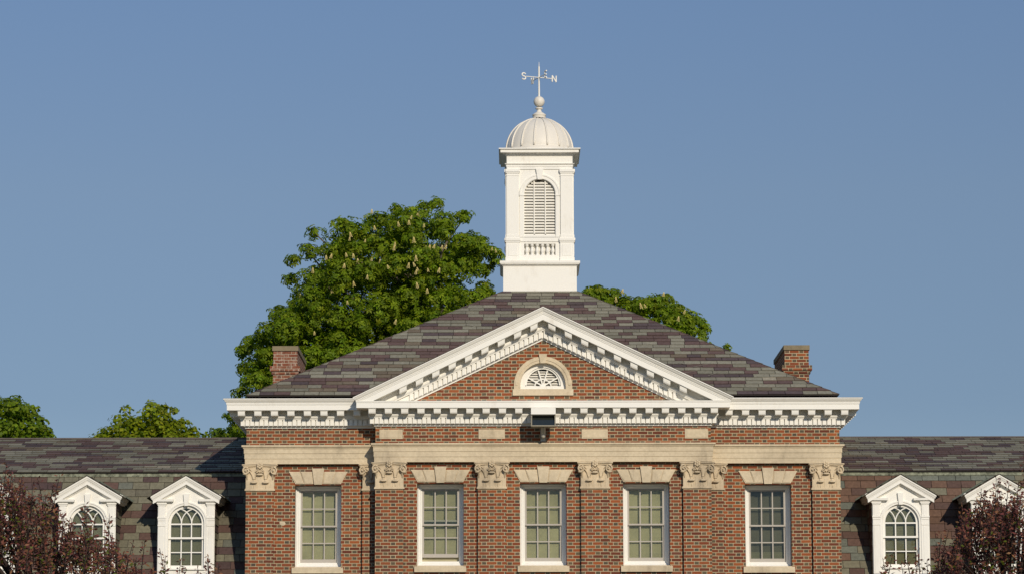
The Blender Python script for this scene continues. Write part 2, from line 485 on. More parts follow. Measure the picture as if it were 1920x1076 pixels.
w.poly([(X(-HS), YB, 0), (X(HS), YB, 0), (X(HS), YB, zw), (X(-HS), YB, zw)])
w.sweep([(0.0, zA1 - .1), (0.0, zfil + .05)], PLAN, caps=False)            # brick frieze under the cornice
# tympanum brick: the lunette's arched opening is left free
KR = 0.4785
def ztop(l): return Z(574.5, YF - .46) - KR * abs(l)
SR = math.sqrt(1 + KR * KR)
VT = 0.595 * SR                                                             # raking cornice, thickness measured upright
lz0, lzs, lr = Z(729, YF), Z(722, YF), 42.7 / 88.3
def zty(l): return ztop(l) - VT + 0.06
n = 16
arc = [(lr * math.cos(math.pi - math.pi * i / n), lzs + lr * math.sin(math.pi * i / n)) for i in range(n + 1)]
lx = [-lr] + [a[0] for a in arc] + [lr]
for (x0, z0), (x1, z1) in zip(arc, arc[1:]):
    w.poly([(X(x0), YF, z0), (X(x1), YF, z1), (X(x1), YF, zty(x1)), (X(x0), YF, zty(x0))])
zb0 = zctop - .15
xe = (ztop(0) - VT + .06 - zb0) / KR
w.poly([(X(-xe), YF, zb0), (X(-lr), YF, zb0), (X(-lr), YF, lzs), (X(-lr), YF, zty(-lr))])
w.poly([(X(lr), YF, zb0), (X(xe), YF, zb0), (X(lr), YF, zty(lr)), (X(lr), YF, lzs)])
w.poly([(X(-lr), YF, zb0), (X(lr), YF, zb0), (X(lr), YF, lzs), (X(-lr), YF, lzs)][::1]) if False else None
w.poly([(X(-lr), YF, zb0), (X(lr), YF, zb0), (X(lr), YF, lz0), (X(-lr), YF, lz0)])
obj('wall', w, M['brick'], B)

# --- pilasters and their capitals
def capital_mesh(xa, xb, full=True):
    """Corinthian pilaster capital, 0.59 high, local x from xa to xb about the pilaster's centre, front face y = 0"""
    c = MB()
    H = zA0 - zcap0
    hw = 0.30
    c.box(xa, xb, -.012, .10, .03, H - .09)
    c.box(xa - .02, xb + .02, -.032, .10, -.012, .018); c.box(xa - .012, xb + .012, -.022, .10, .019, .035)
    # abacus with concave front
    for (z0, z1, o) in ((H - .075, H - .042, .0), (H - .041, H - .012, .022)):
        e = hw + .055 + o
        A = [(-e + 2 * e * i / 12, -.10 - o + .075 * (1 - (2 * i / 12 - 1) ** 2)) for i in range(13)]
        A = [(x, y) for x, y in A if xa - .08 <= x <= xb + .08]
        k = len(A); n0 = len(c.v)
        for z in (z0, z1): c.v += [(x, y, z) for x, y in A] + [(A[-1][0], .11, z), (A[0][0], .11, z)]
        q = k + 2
        c.face([n0 + i for i in range(q)][::-1]); c.face([n0 + q + i for i in range(q)])
        for i in range(q): c.face((n0 + i, n0 + (i + 1) % q, n0 + q + (i + 1) % q, n0 + q + i))
    def inside(x): return xa - .1 <= x <= xb + .1
    def spiral(cx, cz, r, s, y, th):
        pts = []
        for i in range(23):
            t = i / 22; a = math.pi * 0.5 + s * t * 4.4 * math.pi / 1.6
            rr = r * (1 - .82 * t)
            pts.append((cx + rr * math.cos(a), y - .018 * t, cz + rr * math.sin(a)))
        c.tube(pts, [th * (1 - .55 * i / 22) for i in range(23)], 6)
        c.blob((cx, y + .034, cz), (r * .8, .020, r * .8), 12, 5); c.blob((cx, y - .016, cz), (r * .22, .012, r * .22), 8, 4)
    for s in (-1, 1):
        if not inside(s * .30): continue
        spiral(s * .285, H - .152, .084, -s, -.092, .018)
        spiral(s * .064, H - .150, .046, s, -.062, .012)
        # trumpet-shaped stem that splits into the corner volute and the small inner scroll
        c.prism([(s * x, z) for x, z in ((.098, .245), (.150, .245), (.170, .33), (.215, .40), (.300, H - .078), (.16, H - .076), (.035, H - .076), (.075, .42), (.094, .33))][::s], -.030, .0)
        c.tube([(s * .150, -.028, .245), (s * .170, -.034, .33), (s * .215, -.05, .40), (s * .275, -.075, H - .15)], [.008, .011, .013, .013], 6)
        c.tube([(s * .098, -.028, .245), (s * .094, -.034, .33), (s * .078, -.05, .41)], [.008, .010, .010], 6)
        c.tube([(s * .18, -.03, .40), (s * .225, -.055, .455), (s * .29, -.085, H - .074)], [.006, .010, .014], 6)
        c.box(s * .124 - .034, s * .124 + .034, -.036, 0, .236, .252)
        c.prism([(s * x, z) for x, z in ((.100, .16), (.148, .16), (.150, .236), (.098, .236))][::s], -.022, 0)
        # corner leaf of the upper row, its tip rolled outwards
        c.tube([(s * .272, -.004, .20), (s * .272, -.018, .27), (s * .28, -.050, .325), (s * .302, -.078, .345), (s * .332, -.086, .330)], [.012, .020, .030, .028, .016], 8)
        c.blob((s * .308, -.080, .340), (.055, .034, .022), 10, 5)
        c.prism([(s * x, z) for x, z in ((.215, .035), (.285, .035), (.285, .30), (.240, .31), (.222, .22))][::s], -.018, 0)
        # lower row leaf: flat body, drooping lip
        c.prism([(s * .125 + x, z) for x, z in ((-.055, .035), (.055, .035), (.062, .12), (.050, .16), (-.050, .16), (-.062, .12))], -.020, 0)
        c.blob((s * .125, -.035, .166), (.062, .045, .026), 12, 5)
        c.blob((s * .125, -.062, .160), (.080, .036, .024), 12, 5)
        c.tube([(s * .125, -.018, .03), (s * .125, -.026, .13)], .007, 5)
    if full:
        c.prism([(-.045, .035), (.045, .035), (.040, .2), (.058, .29), (.05, .325), (-.05, .325), (-.058, .29), (-.040, .2)], -.018, 0)
        c.blob((0, -.040, .335), (.060, .04, .022), 12, 5); c.blob((0, -.064, .330), (.078, .036, .024), 12, 5)
        c.blob((0, -.030, .40), (.040, .03, .035), 10, 5); c.blob((0, -.05, .385), (.022, .03, .022), 8, 4)
        c.tube([(0, -.03, .36), (0, -.05, .45), (0, -.07, H - .07)], [.012, .014, .016], 6)
        for i in range(6):                                                           # rosette on the abacus
            a = math.pi * 2 * i / 6 + .5
            c.blob((.046 * math.cos(a), -.082, H - .040 + .046 * math.sin(a)), (.030, .022, .030), 8, 4)
        c.blob((0, -.104, H - .040), (.024, .018, .024), 8, 4)
    return c
cap_full = capital_mesh(-.30, .30); cap_me = None
def pilaster(l0, l1, yf, part=None):
    p = MB(); p.box(X(l0), X(l1), yf, yf + .11, 0, zcap0 - .012)
    po = obj('pilaster', p, M['brick'], B)
    return po
def put_capital(po, l, yf, mesh=None, xa=None, xb=None):
    global cap_me
    loc = (X(l) - AX, yf - 64.0, zcap0)
    if xa is None:
        if cap_me is None:
            o = obj('capital', cap_full, M['carved'], po, world=False, smooth=False); cap_me = o.data
            cap_me.polygons.foreach_set('use_smooth', [len(p.vertices) == 4 and p.area < .004 for p in cap_me.polygons])
        else:
            o = link(bpy.data.objects.new('capital', cap_me), po)
    else:
        o = obj('capital', capital_mesh(xa, xb, False), M['carved'], po, world=False)
        o.data.polygons.foreach_set('use_smooth', [len(p.vertices) == 4 and p.area < .004 for p in o.data.polygons])
    o.location = loc
for l in (-3.257, -1.087, 1.094, 3.257):
    put_capital(pilaster(l - .297, l + .297, YF), l, YF)
for s in (-1, 1):
    l = s * 6.030
    put_capital(pilaster(l - .297, l + .297, YF + OFF), l, YF + OFF)
    # the pilaster half hidden behind the projecting bay
    a, b = sorted((s * (HB + .004), s * 3.845))
    l = s * (3.845 - .297)
    put_capital(pilaster(a, b, YF + OFF), l, YF + OFF, xa=(-.297 if s < 0 else .008), xb=(-.008 if s < 0 else .297))

# --- stone architrave in three fasciae
m = MB(); hA = zA1 - zA0
m.sweep([(-.09, zA0), (.025, zA0), (.025, zA0 + hA * .27), (.036, zA0 + hA * .28), (.036, zA0 + hA * .55), (.048, zA0 + hA * .56), (.048, zA0 + hA * .80),
         (.058, zA0 + hA * .81), (.075, zA0 + hA * .90), (.095, zA0 + hA * .91), (.095, zA1), (-.09, zA1 + .005)], PLAN, caps=False)
obj('architrave', m, M['stone'], B)
for l in (-3.225, -1.09, 1.095, 3.25):
    hw_ = .245 if abs(l) > 2 else .278
    t = MB(); z0, z1 = Z(821.8, YF), Z(804.3, YF)
    t.box(X(l - hw_), X(l + hw_), YF - .018, YF + .02, z0, z1)
    t.box(X(l - hw_ + .025), X(l + hw_ - .025), YF - .024, YF - .01, z0 + .025, z1 - .025)
    obj('stone_tablet', t, M['stone'], B)

# --- main cornice
c = MB()
c.sweep([(-.05, zfil), (.03, zfil), (.035, zd0 - .012), (.072, zd0 - .010), (.072, zd1 + .002), (.125, zd1 + .002), (.125, zd1 + .016), (.135, zd1 + .02), (.155, zd1 + .045), (.16, zbed - .01),
         (.16, zbed), (.115, zbed + .003), (.115, zco0), (.39, zco0 - .012), (.39, zco1), (.398, zco1 + .006), (.402, zctop - .012), (.405, zctop), (-.05, zctop + .01)], PLAN, caps=False)
# crowning cyma over the side walls
def cyma(z): return [(o, z + h * .8) for o, h in ((.39, 0), (.405, .003), (.405, .022), (.412, .032), (.424, .045), (.436, .066), (.446, .09), (.452, .098), (.462, .10), (.462, .125), (-.05, .13))]
zcy = zctop - .006
zctop2 = zcy + .103
c.sweep([(-.05, zcy)] + cyma(zcy), [(X(-HS), YB), (X(-HS), YF + OFF), (X(-HB - .002), YF + OFF)])
c.sweep([(-.05, zcy)] + cyma(zcy), [(X(HB + .002), YF + OFF), (X(HS), YF + OFF), (X(HS), YB)])
# dentils along every run
def along(p, q, step, width, first, mb=None, fn=None):
    L = (Vector(q) - Vector(p)).length; d = (Vector(q) - Vector(p)).normalized(); nn = Vector((d.y, -d.x))
    out = []
    k = int(round((L - 2 * first) / step)); st = (L - 2 * first) / max(k, 1)
    for i in range(k + 1):
        t = first + i * st; out.append((Vector(p) + d * t, d, nn))
    return out
def obox(mb, p, d, nn, hw, o0, o1, z0, z1):
    n0 = len(mb.v)
    for z in (z0, z1):
        for (t, o) in ((-hw, o1), (hw, o1), (hw, o0), (-hw, o0)):
            q = p + d * t + nn * o; mb.v.append((q.x, q.y, z))
    for q in ((0, 3, 2, 1), (4, 5, 6, 7), (0, 1, 5, 4), (1, 2, 6, 5), (2, 3, 7, 6), (3, 0, 4, 7)): mb.face([n0 + i for i in q])
runs = list(zip(PLAN, PLAN[1:]))
for i, (p, q) in enumerate(runs):
    if i in (2, 4):
        continue
    f0 = -.075 if i in (0, 3, 6) else None
    a, b = Vector(p), Vector(q)
    d = (b - a).normalized()
    if i == 1: a -= d * .075; b -= d * .14
    if i == 5: a += d * .14; b += d * .075
    if i in (3,): a -= d * .075; b += d * .075
    if i == 0: b += d * .03
    if i == 6: a -= d * .03
    for pt, d_, nn in along(a, b, .1015, .08, .0):
        obox(c, pt, d_, nn, .040, .045, .118, zd0, zd1)
cornice = obj('cornice', c, M['white'], B)
# modillions: one bracket mesh, linked copies
def modillion(k=0.0):
    mo = MB()
    mo.box(-.086, .086, -.252, 0.0, -.022, .006, k, 0)
    pr = [(-.240, -.022), (-.240, -.045), (-.232, -.095), (-.220, -.118), (-.10, -.122), (0, -.110), (0, -.022)]
    n0 = len(mo.v); kk = len(pr)
    for x in (-.074, .074): mo.v += [(x, y, z + k * x) for y, z in pr]
    mo.face([n0 + i for i in range(kk)]); mo.face([n0 + kk + i for i in range(kk)][::-1])
    for i in range(kk):
        j = (i + 1) % kk; mo.face((n0 + j, n0 + i, n0 + kk + i, n0 + kk + j))
    return mo
mod_me = None
def put_modillion(parent, x, y, z, rot=0, k=0.0, me=None):
    global mod_me
    if me is None:
        if mod_me is None:
            o = obj('modillion', modillion(), M['white'], parent, world=False); mod_me = o.data
        else: o = link(bpy.data.objects.new('modillion', mod_me), parent)
    else: o = link(bpy.data.objects.new('modillion', me), parent)
    o.location = (x - AX, y - 64.0, z); o.rotation_euler = (0, 0, rot)
    return o
for i, (p, q) in enumerate(runs):
    a, b = Vector(p), Vector(q); d = (b - a).normalized()
    if i == 0: a = Vector((p[0], 71.5)); b += d * .06
    elif i == 6: b = Vector((q[0], 71.5)); a -= d * .06
    elif i == 1: a -= d * .085; b -= d * .40
    elif i == 5: a += d * .40; b += d * .085
    elif i == 3: a -= d * .06; b += d * .06
    else:
        continue
    for pt, d_, nn in along(a, b, .3465, .15, 0.0):
        q_ = pt + nn * .115
        put_modillion(cornice, q_.x, q_.y, zco0 - .006, math.atan2(d_.y, d_.x))

# --- raking cornice of the pediment (same profile, sheared up the slope)
zap = ztop(0)
T = lambda z: (z - (zcy + .100)) * SR                     # upright offset below the rake's top line
prof = [(o, T(z)) for o, z in [(-.10, zfil), (.03, zfil), (.035, zd0 - .012), (.072, zd0 - .010), (.072, zd1 + .002), (.125, zd1 + .002), (.125, zd1 + .016), (.135, zd1 + .02), (.155, zd1 + .045),
        (.16, zbed - .01), (.16, zbed), (.115, zbed + .003), (.115, zco0), (.39, zco0 - .012), (.39, zco1), (.398, zco1 + .006), (.402, zctop - .012)] + cyma(zcy)]
pd = MB()
zfloor = zctop - .004
for s in (-1, 1):
    ring = []
    for o, t in prof:
        xa = (zap + t - zfloor) / KR                       # where this line meets the level cornice
        xe_ = min(xa, HB + max(o, 0.0)) if t > T(zctop - .02) else xa
        ring.append((s * max(xe_, .02), YF - o, zap + t - KR * max(xe_, .02)))
    top = [(0.0, YF - o, zap + t) for o, t in prof]
    n0 = len(pd.v); k = len(prof)
    pd.v += [(X(x), y, z) for x, y, z in ring] + [(X(x), y, z) for x, y, z in top]
    for i in range(k - 1):
        f = (n0 + i, n0 + k + i, n0 + k + i + 1, n0 + i + 1)
        pd.face(f if s < 0 else f[::-1])
    pd.face([n0 + i for i in range(k)])
    # dentils with upright sides
    td0, td1 = T(zd0), T(zd1)
    xmax = (zap + td0 - zfloor) / KR
    i = 0
    while True:
        xc = .055 + i * .1015; i += 1
        if xc + .04 > xmax: break
        pd.box(X(s * xc) - .036, X(s * xc) + .036, YF - .118, YF - .045, zap + td0 - KR * xc, zap + td1 - KR * xc, -s * KR, X(s * xc))
pediment = obj('pediment', pd, M['white'], B)
mm = {s: obj('modillion', modillion(-s * KR), M['white'], pediment, world=False) for s in (-1, 1)}
tm = T(zco0 - .006)
for s in (-1, 1):
    for i in range(10):
        xc = .19 + i * .3465
        if zap + tm - KR * xc - .16 < zfloor: break
        o = mm[s] if i == 0 else link(bpy.data.objects.new('modillion', mm[s].data), pediment)
        o.location = (s * xc, YF - .115 - 64.0, zap + tm - KR * xc)
# --- lunette
lu = MB()
def arcpts(r, z, n=20, a0=math.pi, a1=0.0): return [(r * math.cos(a0 + (a1 - a0) * i / n), z + r * math.sin(a0 + (a1 - a0) * i / n)) for i in range(n + 1)]
r1 = 54.5 / 88.3; r0 = lr
sh = lambda pts: [(X(x), z) for x, z in pts]
lu.strip(sh([(-r0, lz0)] + arcpts(r0, lzs) + [(r0, lz0)]), sh([(-r1, lz0)] + arcpts(r1, lzs) + [(r1, lz0)]), YF - .03, YF + .17)
lu.strip(sh(arcpts(r0 + .055, lzs)), sh(arcpts(r1 - .03, lzs)), YF - .042, YF - .02)
zt_ = Z(741, YF)
lu.box(X(-.645), X(.645), YF - .05, YF + .17, zt_, lz0 - .002)
zk1, zk0 = Z(663.5, YF), lzs + r0 - .012
lu.prism(sh([(-.055, zk0), (.055, zk0), (.088, zk1), (-.088, zk1)]), YF - .07, YF + .05)
lun = obj('lunette_window', lu, M['stone'], B)
lf = MB(); r2 = 33.5 / 88.3
lf.strip(sh([(-r0 + .001, lz0)] + arcpts(r0 - .001, lzs) + [(r0 - .001, lz0)]), sh([(-r2, lz0)] + arcpts(r2, lzs + .02) + [(r2, lz0)]), YF + .10, YF + .17)
lf.strip(sh(arcpts(r2, lzs + .02)), sh(arcpts(r2 - .035, lzs + .02)), YF + .13, YF + .17)
lf.box(X(-r0 + .002), X(r0 - .002), YF + .085, YF + .17, lz0, lz0 + .075)
lf.prism(sh(arcpts(.06, lz0 + .07, 8)[::-1]), YF + .12, YF + .16)
zc_ = lz0 + .08
for dg in (30, 74, 106, 150):
    a = R(dg); d = (math.cos(a), math.sin(a)); nn = (-d[1] * .014, d[0] * .014)
    L = r2 - .01 - (0.02 if dg in (74, 106) else 0.0)
    lf.prism(sh([(nn[0] * -1, zc_ - nn[1]), (d[0] * L - nn[0], zc_ + d[1] * L - nn[1]), (d[0] * L + nn[0], zc_ + d[1] * L + nn[1]), (nn[0], zc_ + nn[1])]), YF + .135, YF + .16)
lf.strip(sh(arcpts(.165, zc_ - .03, 14)), sh(arcpts(.19, zc_ - .03, 14)), YF + .136, YF + .159)
obj('frame', lf, M['white'], lun)
ls = MB()
for i in range(7):
    z = lz0 + .08 + i * .052
    hwid = math.sqrt(max(r2 ** 2 - (z - lzs) ** 2, 0.001)) + .03
    n0 = len(ls.v)
    ls.v += [(X(-hwid), YF + .19, z), (X(hwid), YF + .19, z), (X(hwid), YF + .225, z + .03), (X(-hwid), YF + .225, z + .03)]; ls.face((n0, n0 + 1, n0 + 2, n0 + 3))
    ls.box(X(-hwid), X(hwid), YF + .185, YF + .19, z - .008, z + .004)
obj('louvre', ls, M['louvre'], lun)
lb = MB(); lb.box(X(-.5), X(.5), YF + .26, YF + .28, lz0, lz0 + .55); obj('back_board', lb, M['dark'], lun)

# --- sash windows
def window(kind):
    """origin: middle of the opening's foot on the brick face; y inwards"""
    hw, H = WW / 2 - .002, WH - .002
    f = MB()
    def ring(x, z0, z1, y): return [(-x, y, z0), (x, y, z0), (x, y, z1), (-x, y, z1)]
    loops = [ring(hw, .002, H, .20), ring(hw - .022, .035, H - .022, .20), ring(hw - .03, .045, H - .03, .235), ring(hw - .062, .075, H - .062, .25), ring(hw - .066, .08, H - .066, .285),
             ring(hw - .10, .118, H - .095, .305), ring(hw - .10, .12, H - .095, .46)]
    n0 = len(f.v)
    for lp in loops: f.v += lp
    for i in range(len(loops) - 1):
        for j in range(4):
            k = (j + 1) % 4; f.face((n0 + 4 * i + j, n0 + 4 * i + k, n0 + 4 * i + 4 + k, n0 + 4 * i + 4 + j))
    root = f
    hx = hw - .10; zb, zt = .12, H - .095; zm = zb + (zt - zb) * .505
    s = MB(); gpanes = []
    def sash(y, z0, z1, bot, top):
        st = .037
        s.box(-hx + .001, -hx + st, y, y + .035, z0, z1); s.box(hx - st, hx - .001, y, y + .035, z0, z1)
        s.box(-hx + st, hx - st, y + .001, y + .034, z0, z0 + bot); s.box(-hx + st, hx - st, y + .001, y + .034, z1 - top, z1)
        a, b, c_, d = -hx + st, hx - st, z0 + bot, z1 - top
        for i in (1, 2):
            x = a + (b - a) * i / 3; s.box(x - .012, x + .012, y + .004, y + .03, c_, d)
        z = (c_ + d) / 2; s.box(a, b, y + .006, y + .028, z - .011, z + .011)
        gpanes.append((a, b, c_, d, y + .018))
    lift = .085 if kind == 'open' else 0.0
    sash(.315, zm - .018, zt, .034, .03)
    sash(.357, zb + lift, zm + .02 + lift, .075, .036)
    b = MB()
    return root, s, gpanes, (hx, zb, zt)
sill = MB(); sill.box(-.545, .545, -.075, .14, -.125, -.003); sill.box(-.50, .50, .0, .15, -.002, .012)
lin = MB(); zl0, zl1, zl2 = WH + .022, WH + .285, WH + .350
def vx(t, z):                                   # joints fan out from below
    b_ = .488 * t; a_ = .635 * t
    return b_ + (a_ - b_) * (z - zl0) / (zl1 - zl0)
for t0, t1 in ((-1, -.60), (-.60, -.2), (.2, .60), (.60, 1)):
    g_ = .012
    lin.prism([(vx(t0, zl0) + g_ * .4, zl0), (vx(t1, zl0) - g_ * .4, zl0), (vx(t1, zl1) - g_ * .4, zl1), (vx(t0, zl1) + g_ * .4, zl1)], -.022, .10)
    lin.prism([(vx(t0, zl0) + .022, zl0 + .02), (vx(t1, zl0) - .022, zl0 + .02), (vx(t1, zl1) - .022, zl1 - .02), (vx(t0, zl1) + .022, zl1 - .02)], -.032, .0)
lin.prism([(vx(-1, zl0) + .02, zl0 + .004), (vx(1, zl0) - .02, zl0 + .004), (vx(1, zl1) - .02, zl1 - .004), (vx(-1, zl1) + .02, zl1 - .004)], -.004, .09)
lin.prism([(-.082, zl0 - .014), (.082, zl0 - .014), (.128, zl2), (-.128, zl2)], -.058, .10)
win_cache = {}
for i, (l, yf) in enumerate(wins):
    kind = ('plain', 'open', 'plain', 'plain', 'dark')[i]
    loc = (l, yf - 64.0, zsill)
    if kind in win_cache:
        copy_tree(win_cache[kind], B, loc); continue
    f, s, gp, (hx, zb, zt) = window(kind)
    wo = obj('window', f, M['white'], B, world=False, loc=loc)
    if kind == 'dark': wo['label'] = 'sash window with dark panes'
    if kind == 'open': wo['label'] = 'sash window with lower sash a little raised'
    obj('sash', s, M['sash'], wo, world=False)
    for (a, b_, c_, d, y) in gp:
        pn = MB(); pn.box(a - .004, b_ + .004, y - .002, y + .002, c_ - .004, d + .004); obj('pane', pn, M['glass'], wo, world=False)
    bl = MB()
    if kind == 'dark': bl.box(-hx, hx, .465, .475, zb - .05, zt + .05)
    else: bl.box(-hx, hx, .440, .450, zb - .05, zt + .05)
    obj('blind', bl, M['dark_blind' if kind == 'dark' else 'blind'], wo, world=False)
    if kind == 'dark':
        b2 = MB(); b2.box(-hx, hx, .456, .460, zb, zb + .22); obj('blind', b2, M['grey_blind'], wo, world=False)
    obj('sill', sill, M['stone'], wo, world=False)
    obj('lintel', lin, M['stone'], wo, world=False)
    win_cache[kind] = wo

pt_ = MB(); q_ = P(530, 981, 64.42); pt_.blob((float(q_[0]), 64.42, float(q_[2])), (.062, .012, .045), 12, 6); pt_.blob((float(q_[0]) - .03, 64.42, float(q_[2]) + .015), (.045, .010, .03), 10, 6)
obj('mortar_patch', pt_, M['stone'], B)
# --- hip roof
EY, EX = 64.45, 6.36                       # eave line
ze = Z(739.8, EY)
CUY, CUH = 70.79, 0.86                     # cupola centre, half width of its base
zr = Z(546.0, CUY - CUH)
run = (CUY - CUH) - EY
Vs = np.array((0, run, zr - ze)); vlen = np.linalg.norm(Vs)
roof = MB()
cuts = []
for k in range(4):
    n0 = len(roof.v)
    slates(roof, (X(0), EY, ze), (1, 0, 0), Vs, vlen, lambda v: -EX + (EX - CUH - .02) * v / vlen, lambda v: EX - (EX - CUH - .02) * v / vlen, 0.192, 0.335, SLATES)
    # deck under the slates
    roof.cur = (.05, .04, .04)
    roof.poly([(X(-EX) + .03, EY + .03, ze - .008), (X(EX) - .03, EY + .03, ze - .008), (X(CUH), CUY - CUH, zr - .008), (X(-CUH), CUY - CUH, zr - .008)])
    roof.cur = None
    roof.turn(n0, k * math.pi / 2, X(0), CUY)
uv_ = Vs / vlen; nv_ = np.cross((1, 0, 0), uv_)
for _ in range(16):                                        # pale scratches left by slipped slates
    t = rng.uniform(.15, .8) * vlen; x = rng.uniform(-1, 1) * (EX - .4 - t * (EX - CUH) / vlen); a = R(rng.choice((-1, 1)) * rng.uniform(18, 40)); L = rng.uniform(.08, .2)
    c0 = np.array((X(x), EY, ze)) + uv_ * t + nv_ * .026; d0 = np.array((math.cos(a), 0, 0)) + uv_ * math.sin(a); w0 = (np.array((-math.sin(a), 0, 0)) + uv_ * math.cos(a)) * .008
    roof.cur = (.30, .27, .21); roof.poly([c0 - d0 * L - w0, c0 + d0 * L - w0 * .4, c0 + d0 * L + w0 * .4, c0 - d0 * L + w0]); roof.cur = None
roof_o = obj('roof', roof, M['slate'], B)
fa = MB()
fb = MB(); fb.sweep([(-.13, zctop2 - .02), (-.13, ze - .022), (-.012, ze - .020), (-.012, ze - .006), (-.3, ze - .006)], [(X(-EX), 77.0), (X(-EX), EY), (X(EX), EY), (X(EX), 77.0)], caps=False)
obj('eave_board', fb, M['deck'], B)  # near-black colour paints in the shade under the overhanging slates
fa.poly([(X(-6.8), 63.9, zctop2 + .004), (X(-HB), 63.9, zctop2 + .004), (X(-HB), EY + .05, zctop2 + .03), (X(-6.8), EY + .05, zctop2 + .03)])
fa.poly([(X(HB), 63.9, zctop2 + .004), (X(6.8), 63.9, zctop2 + .004), (X(6.8), EY + .05, zctop2 + .03), (X(HB), EY + .05, zctop2 + .03)])
for s in (-1, 1):
    a, b = sorted((s * 6.786, s * 6.35))
    fa.poly([(X(a), 63.9, zctop2 + .006), (X(b), 63.9, zctop2 + .006), (X(b), YB, zctop2 + .006), (X(a), YB, zctop2 + .006)])
obj('roof_gutter', fa, M['lead'], B)
# roof of the pediment running back into the hip
gr = MB(); kf = (zr - ze) / run
for s in (-1, 1):
    xb_ = HB + .40; zb_ = zap + .012 - KR * xb_
    L = xb_ * SR
    y0 = YF - .40
    yi = lambda v: max(EY + (zb_ + v / L * (zap - zb_) - ze) / kf + .05, y0 + .3)
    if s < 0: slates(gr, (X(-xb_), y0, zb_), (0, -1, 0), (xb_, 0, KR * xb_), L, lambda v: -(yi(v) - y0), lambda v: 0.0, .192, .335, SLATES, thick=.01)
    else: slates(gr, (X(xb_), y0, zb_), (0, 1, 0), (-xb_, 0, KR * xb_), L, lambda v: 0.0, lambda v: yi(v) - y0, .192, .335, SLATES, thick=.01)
obj('pediment_roof', gr, M['slate'], B)
# --- chimneys
for s in (-1, 1):
    ch = MB(); y0, y1 = 68.1, 70.75; cxl = s * 5.80
    zt = Z(656.5, y0); z2 = Z(685.5, y0); z1 = Z(695.0, y0)
    hw = .275
    ch.box(X(cxl - hw), X(cxl + hw), y0, y1, ze - .6, z1 - .07)
    ch.box(X(cxl - hw - .03), X(cxl + hw + .03), y0 - .03, y1 + .03, z1 - .07, z1)
    ch.box(X(cxl - hw - .065), X(cxl + hw + .065), y0 - .065, y1 + .065, z1, z2)
    ch.box(X(cxl - hw + .002), X(cxl + hw - .002), y0 + .002, y1 - .002, z2, zt)
    co = obj('chimney', ch, M['old_brick'] if s < 0 else M['brick'], B)
    cp = MB(); zc = Z(647.8, y0)
    cp.box(X(cxl - hw - .02), X(cxl + hw + .02), y0 - .03, y1 + .03, zt, zc)
    obj('cap', cp, M['cap_stone'], co)

# ================================================================== cupola
YC = CUY - CUH
CZ = lambda y, d=0.0: Z(y, YC + d)
def sq(h): return [(X(-h), CUY - h), (X(h), CUY - h), (X(h), CUY + h), (X(-h), CUY + h)]
cu = MB()
zq0, zq1, zq2 = zr - .25, CZ(499), CZ(490)
cu.sweep([(0, zq0), (0, zq1 - .01), (.012, zq1), (.03, zq1 + .02), (.062, zq1 + .03), (.062, zq1 + .045), (.078, zq1 + .055), (.078, zq2), (-.2, zq2 + .012)], sq(CUH), True)
cupola = obj('cupola', cu, M['cream'], B)
zp0, zp1, zp2 = zq2, CZ(455, .1), CZ(445, .1)          # pedestal stage
zcapb, zen = CZ(326, .1), CZ(317.5, .05)               # capitals, entablature foot
zlb, zsp, hwL = CZ(441, .12), CZ(365.5, .12), 29.2 / 80.4
hb = 0.755                                             # wall face
body = MB()
for k in range(4):
    n0 = len(body.v); y = CUY - hb
    A = [(-hwL, zp2 - .01)] + arcpts(hwL, zsp, 18) + [(hwL, zp2 - .01)]
    # wall with arched opening
    pts = arcpts(hwL, zsp, 18)
    for (xa, za), (xb, zb) in zip(pts, pts[1:]):
        body.poly([(X(xa), y, za), (X(xb), y, zb), (X(xb), y, zen + .02), (X(xa), y, zen + .02)])
        body.poly([(X(xb), y, zb), (X(xa), y, za), (X(xa), y + .12, za), (X(xb), y + .12, zb)])
    for s in (-1, 1):
        a, b = sorted((s * hwL, s * hb))
        body.poly([(X(a), y, zp2 - .01), (X(b), y, zp2 - .01), (X(b), y, zsp), (X(a), y, zsp)]); body.poly([(X(a), y, zsp), (X(b), y, zsp), (X(b), y, zen + .02), (X(a), y, zen + .02)])
        body.poly([(X(s * hwL), y, zlb), (X(s * hwL), y, zsp), (X(s * hwL), y + .12, zsp), (X(s * hwL), y + .12, zlb)])
    body.box(X(-hwL), X(hwL), y, y + .12, zp2 - .01, zlb)
    # pedestal wall with the balustrade's opening
    bz0, bz1, bx = CZ(479, .1), CZ(457.5, .1), .365
    hole_wall(body, X(-hb), X(hb), zp0, zp2, y, [(X(-bx), X(bx), bz0, bz1)], .12)
    body.poly([(X(-bx), y + .12, bz0), (X(bx), y + .12, bz0), (X(bx), y + .12, bz1), (X(-bx), y + .12, bz1)])
    body.box(X(-.47), X(.47), y - .02, y + .02, zp1 + .015, zp2 - .012)             # rail
    body.box(X(-.47), X(.47), y - .014, y + .02, zp0, zp0 + .10)
    # archivolt, imposts, keystone
    body.strip(sh(arcpts(hwL + .012, zsp, 18)), sh(arcpts(hwL + .105, zsp, 18)), y - .022, y + .01)
    body.strip(sh(arcpts(hwL + .085, zsp, 18)), sh(arcpts(hwL + .118, zsp, 18)), y - .034, y + .01)
    for s in (-1, 1):
        a, b = sorted((s * (hwL + .012), s * (hwL + .105)))
        body.box(X(a), X(b), y - .02, y + .01, zp2 - .005, zsp - .035)
        body.box(X(a) - .012, X(b) + .012, y - .034, y + .01, zsp - .034, zsp - .002)
    body.prism(sh([(-.05, zsp + hwL - .01), (.05, zsp + hwL - .01), (.088, zen + .01), (-.088, zen + .01)]), y - .06, y + .01)
    body.turn(n0, k * math.pi / 2, X(0), CUY)
obj('belfry_wall', body, M['cream'], cupola)
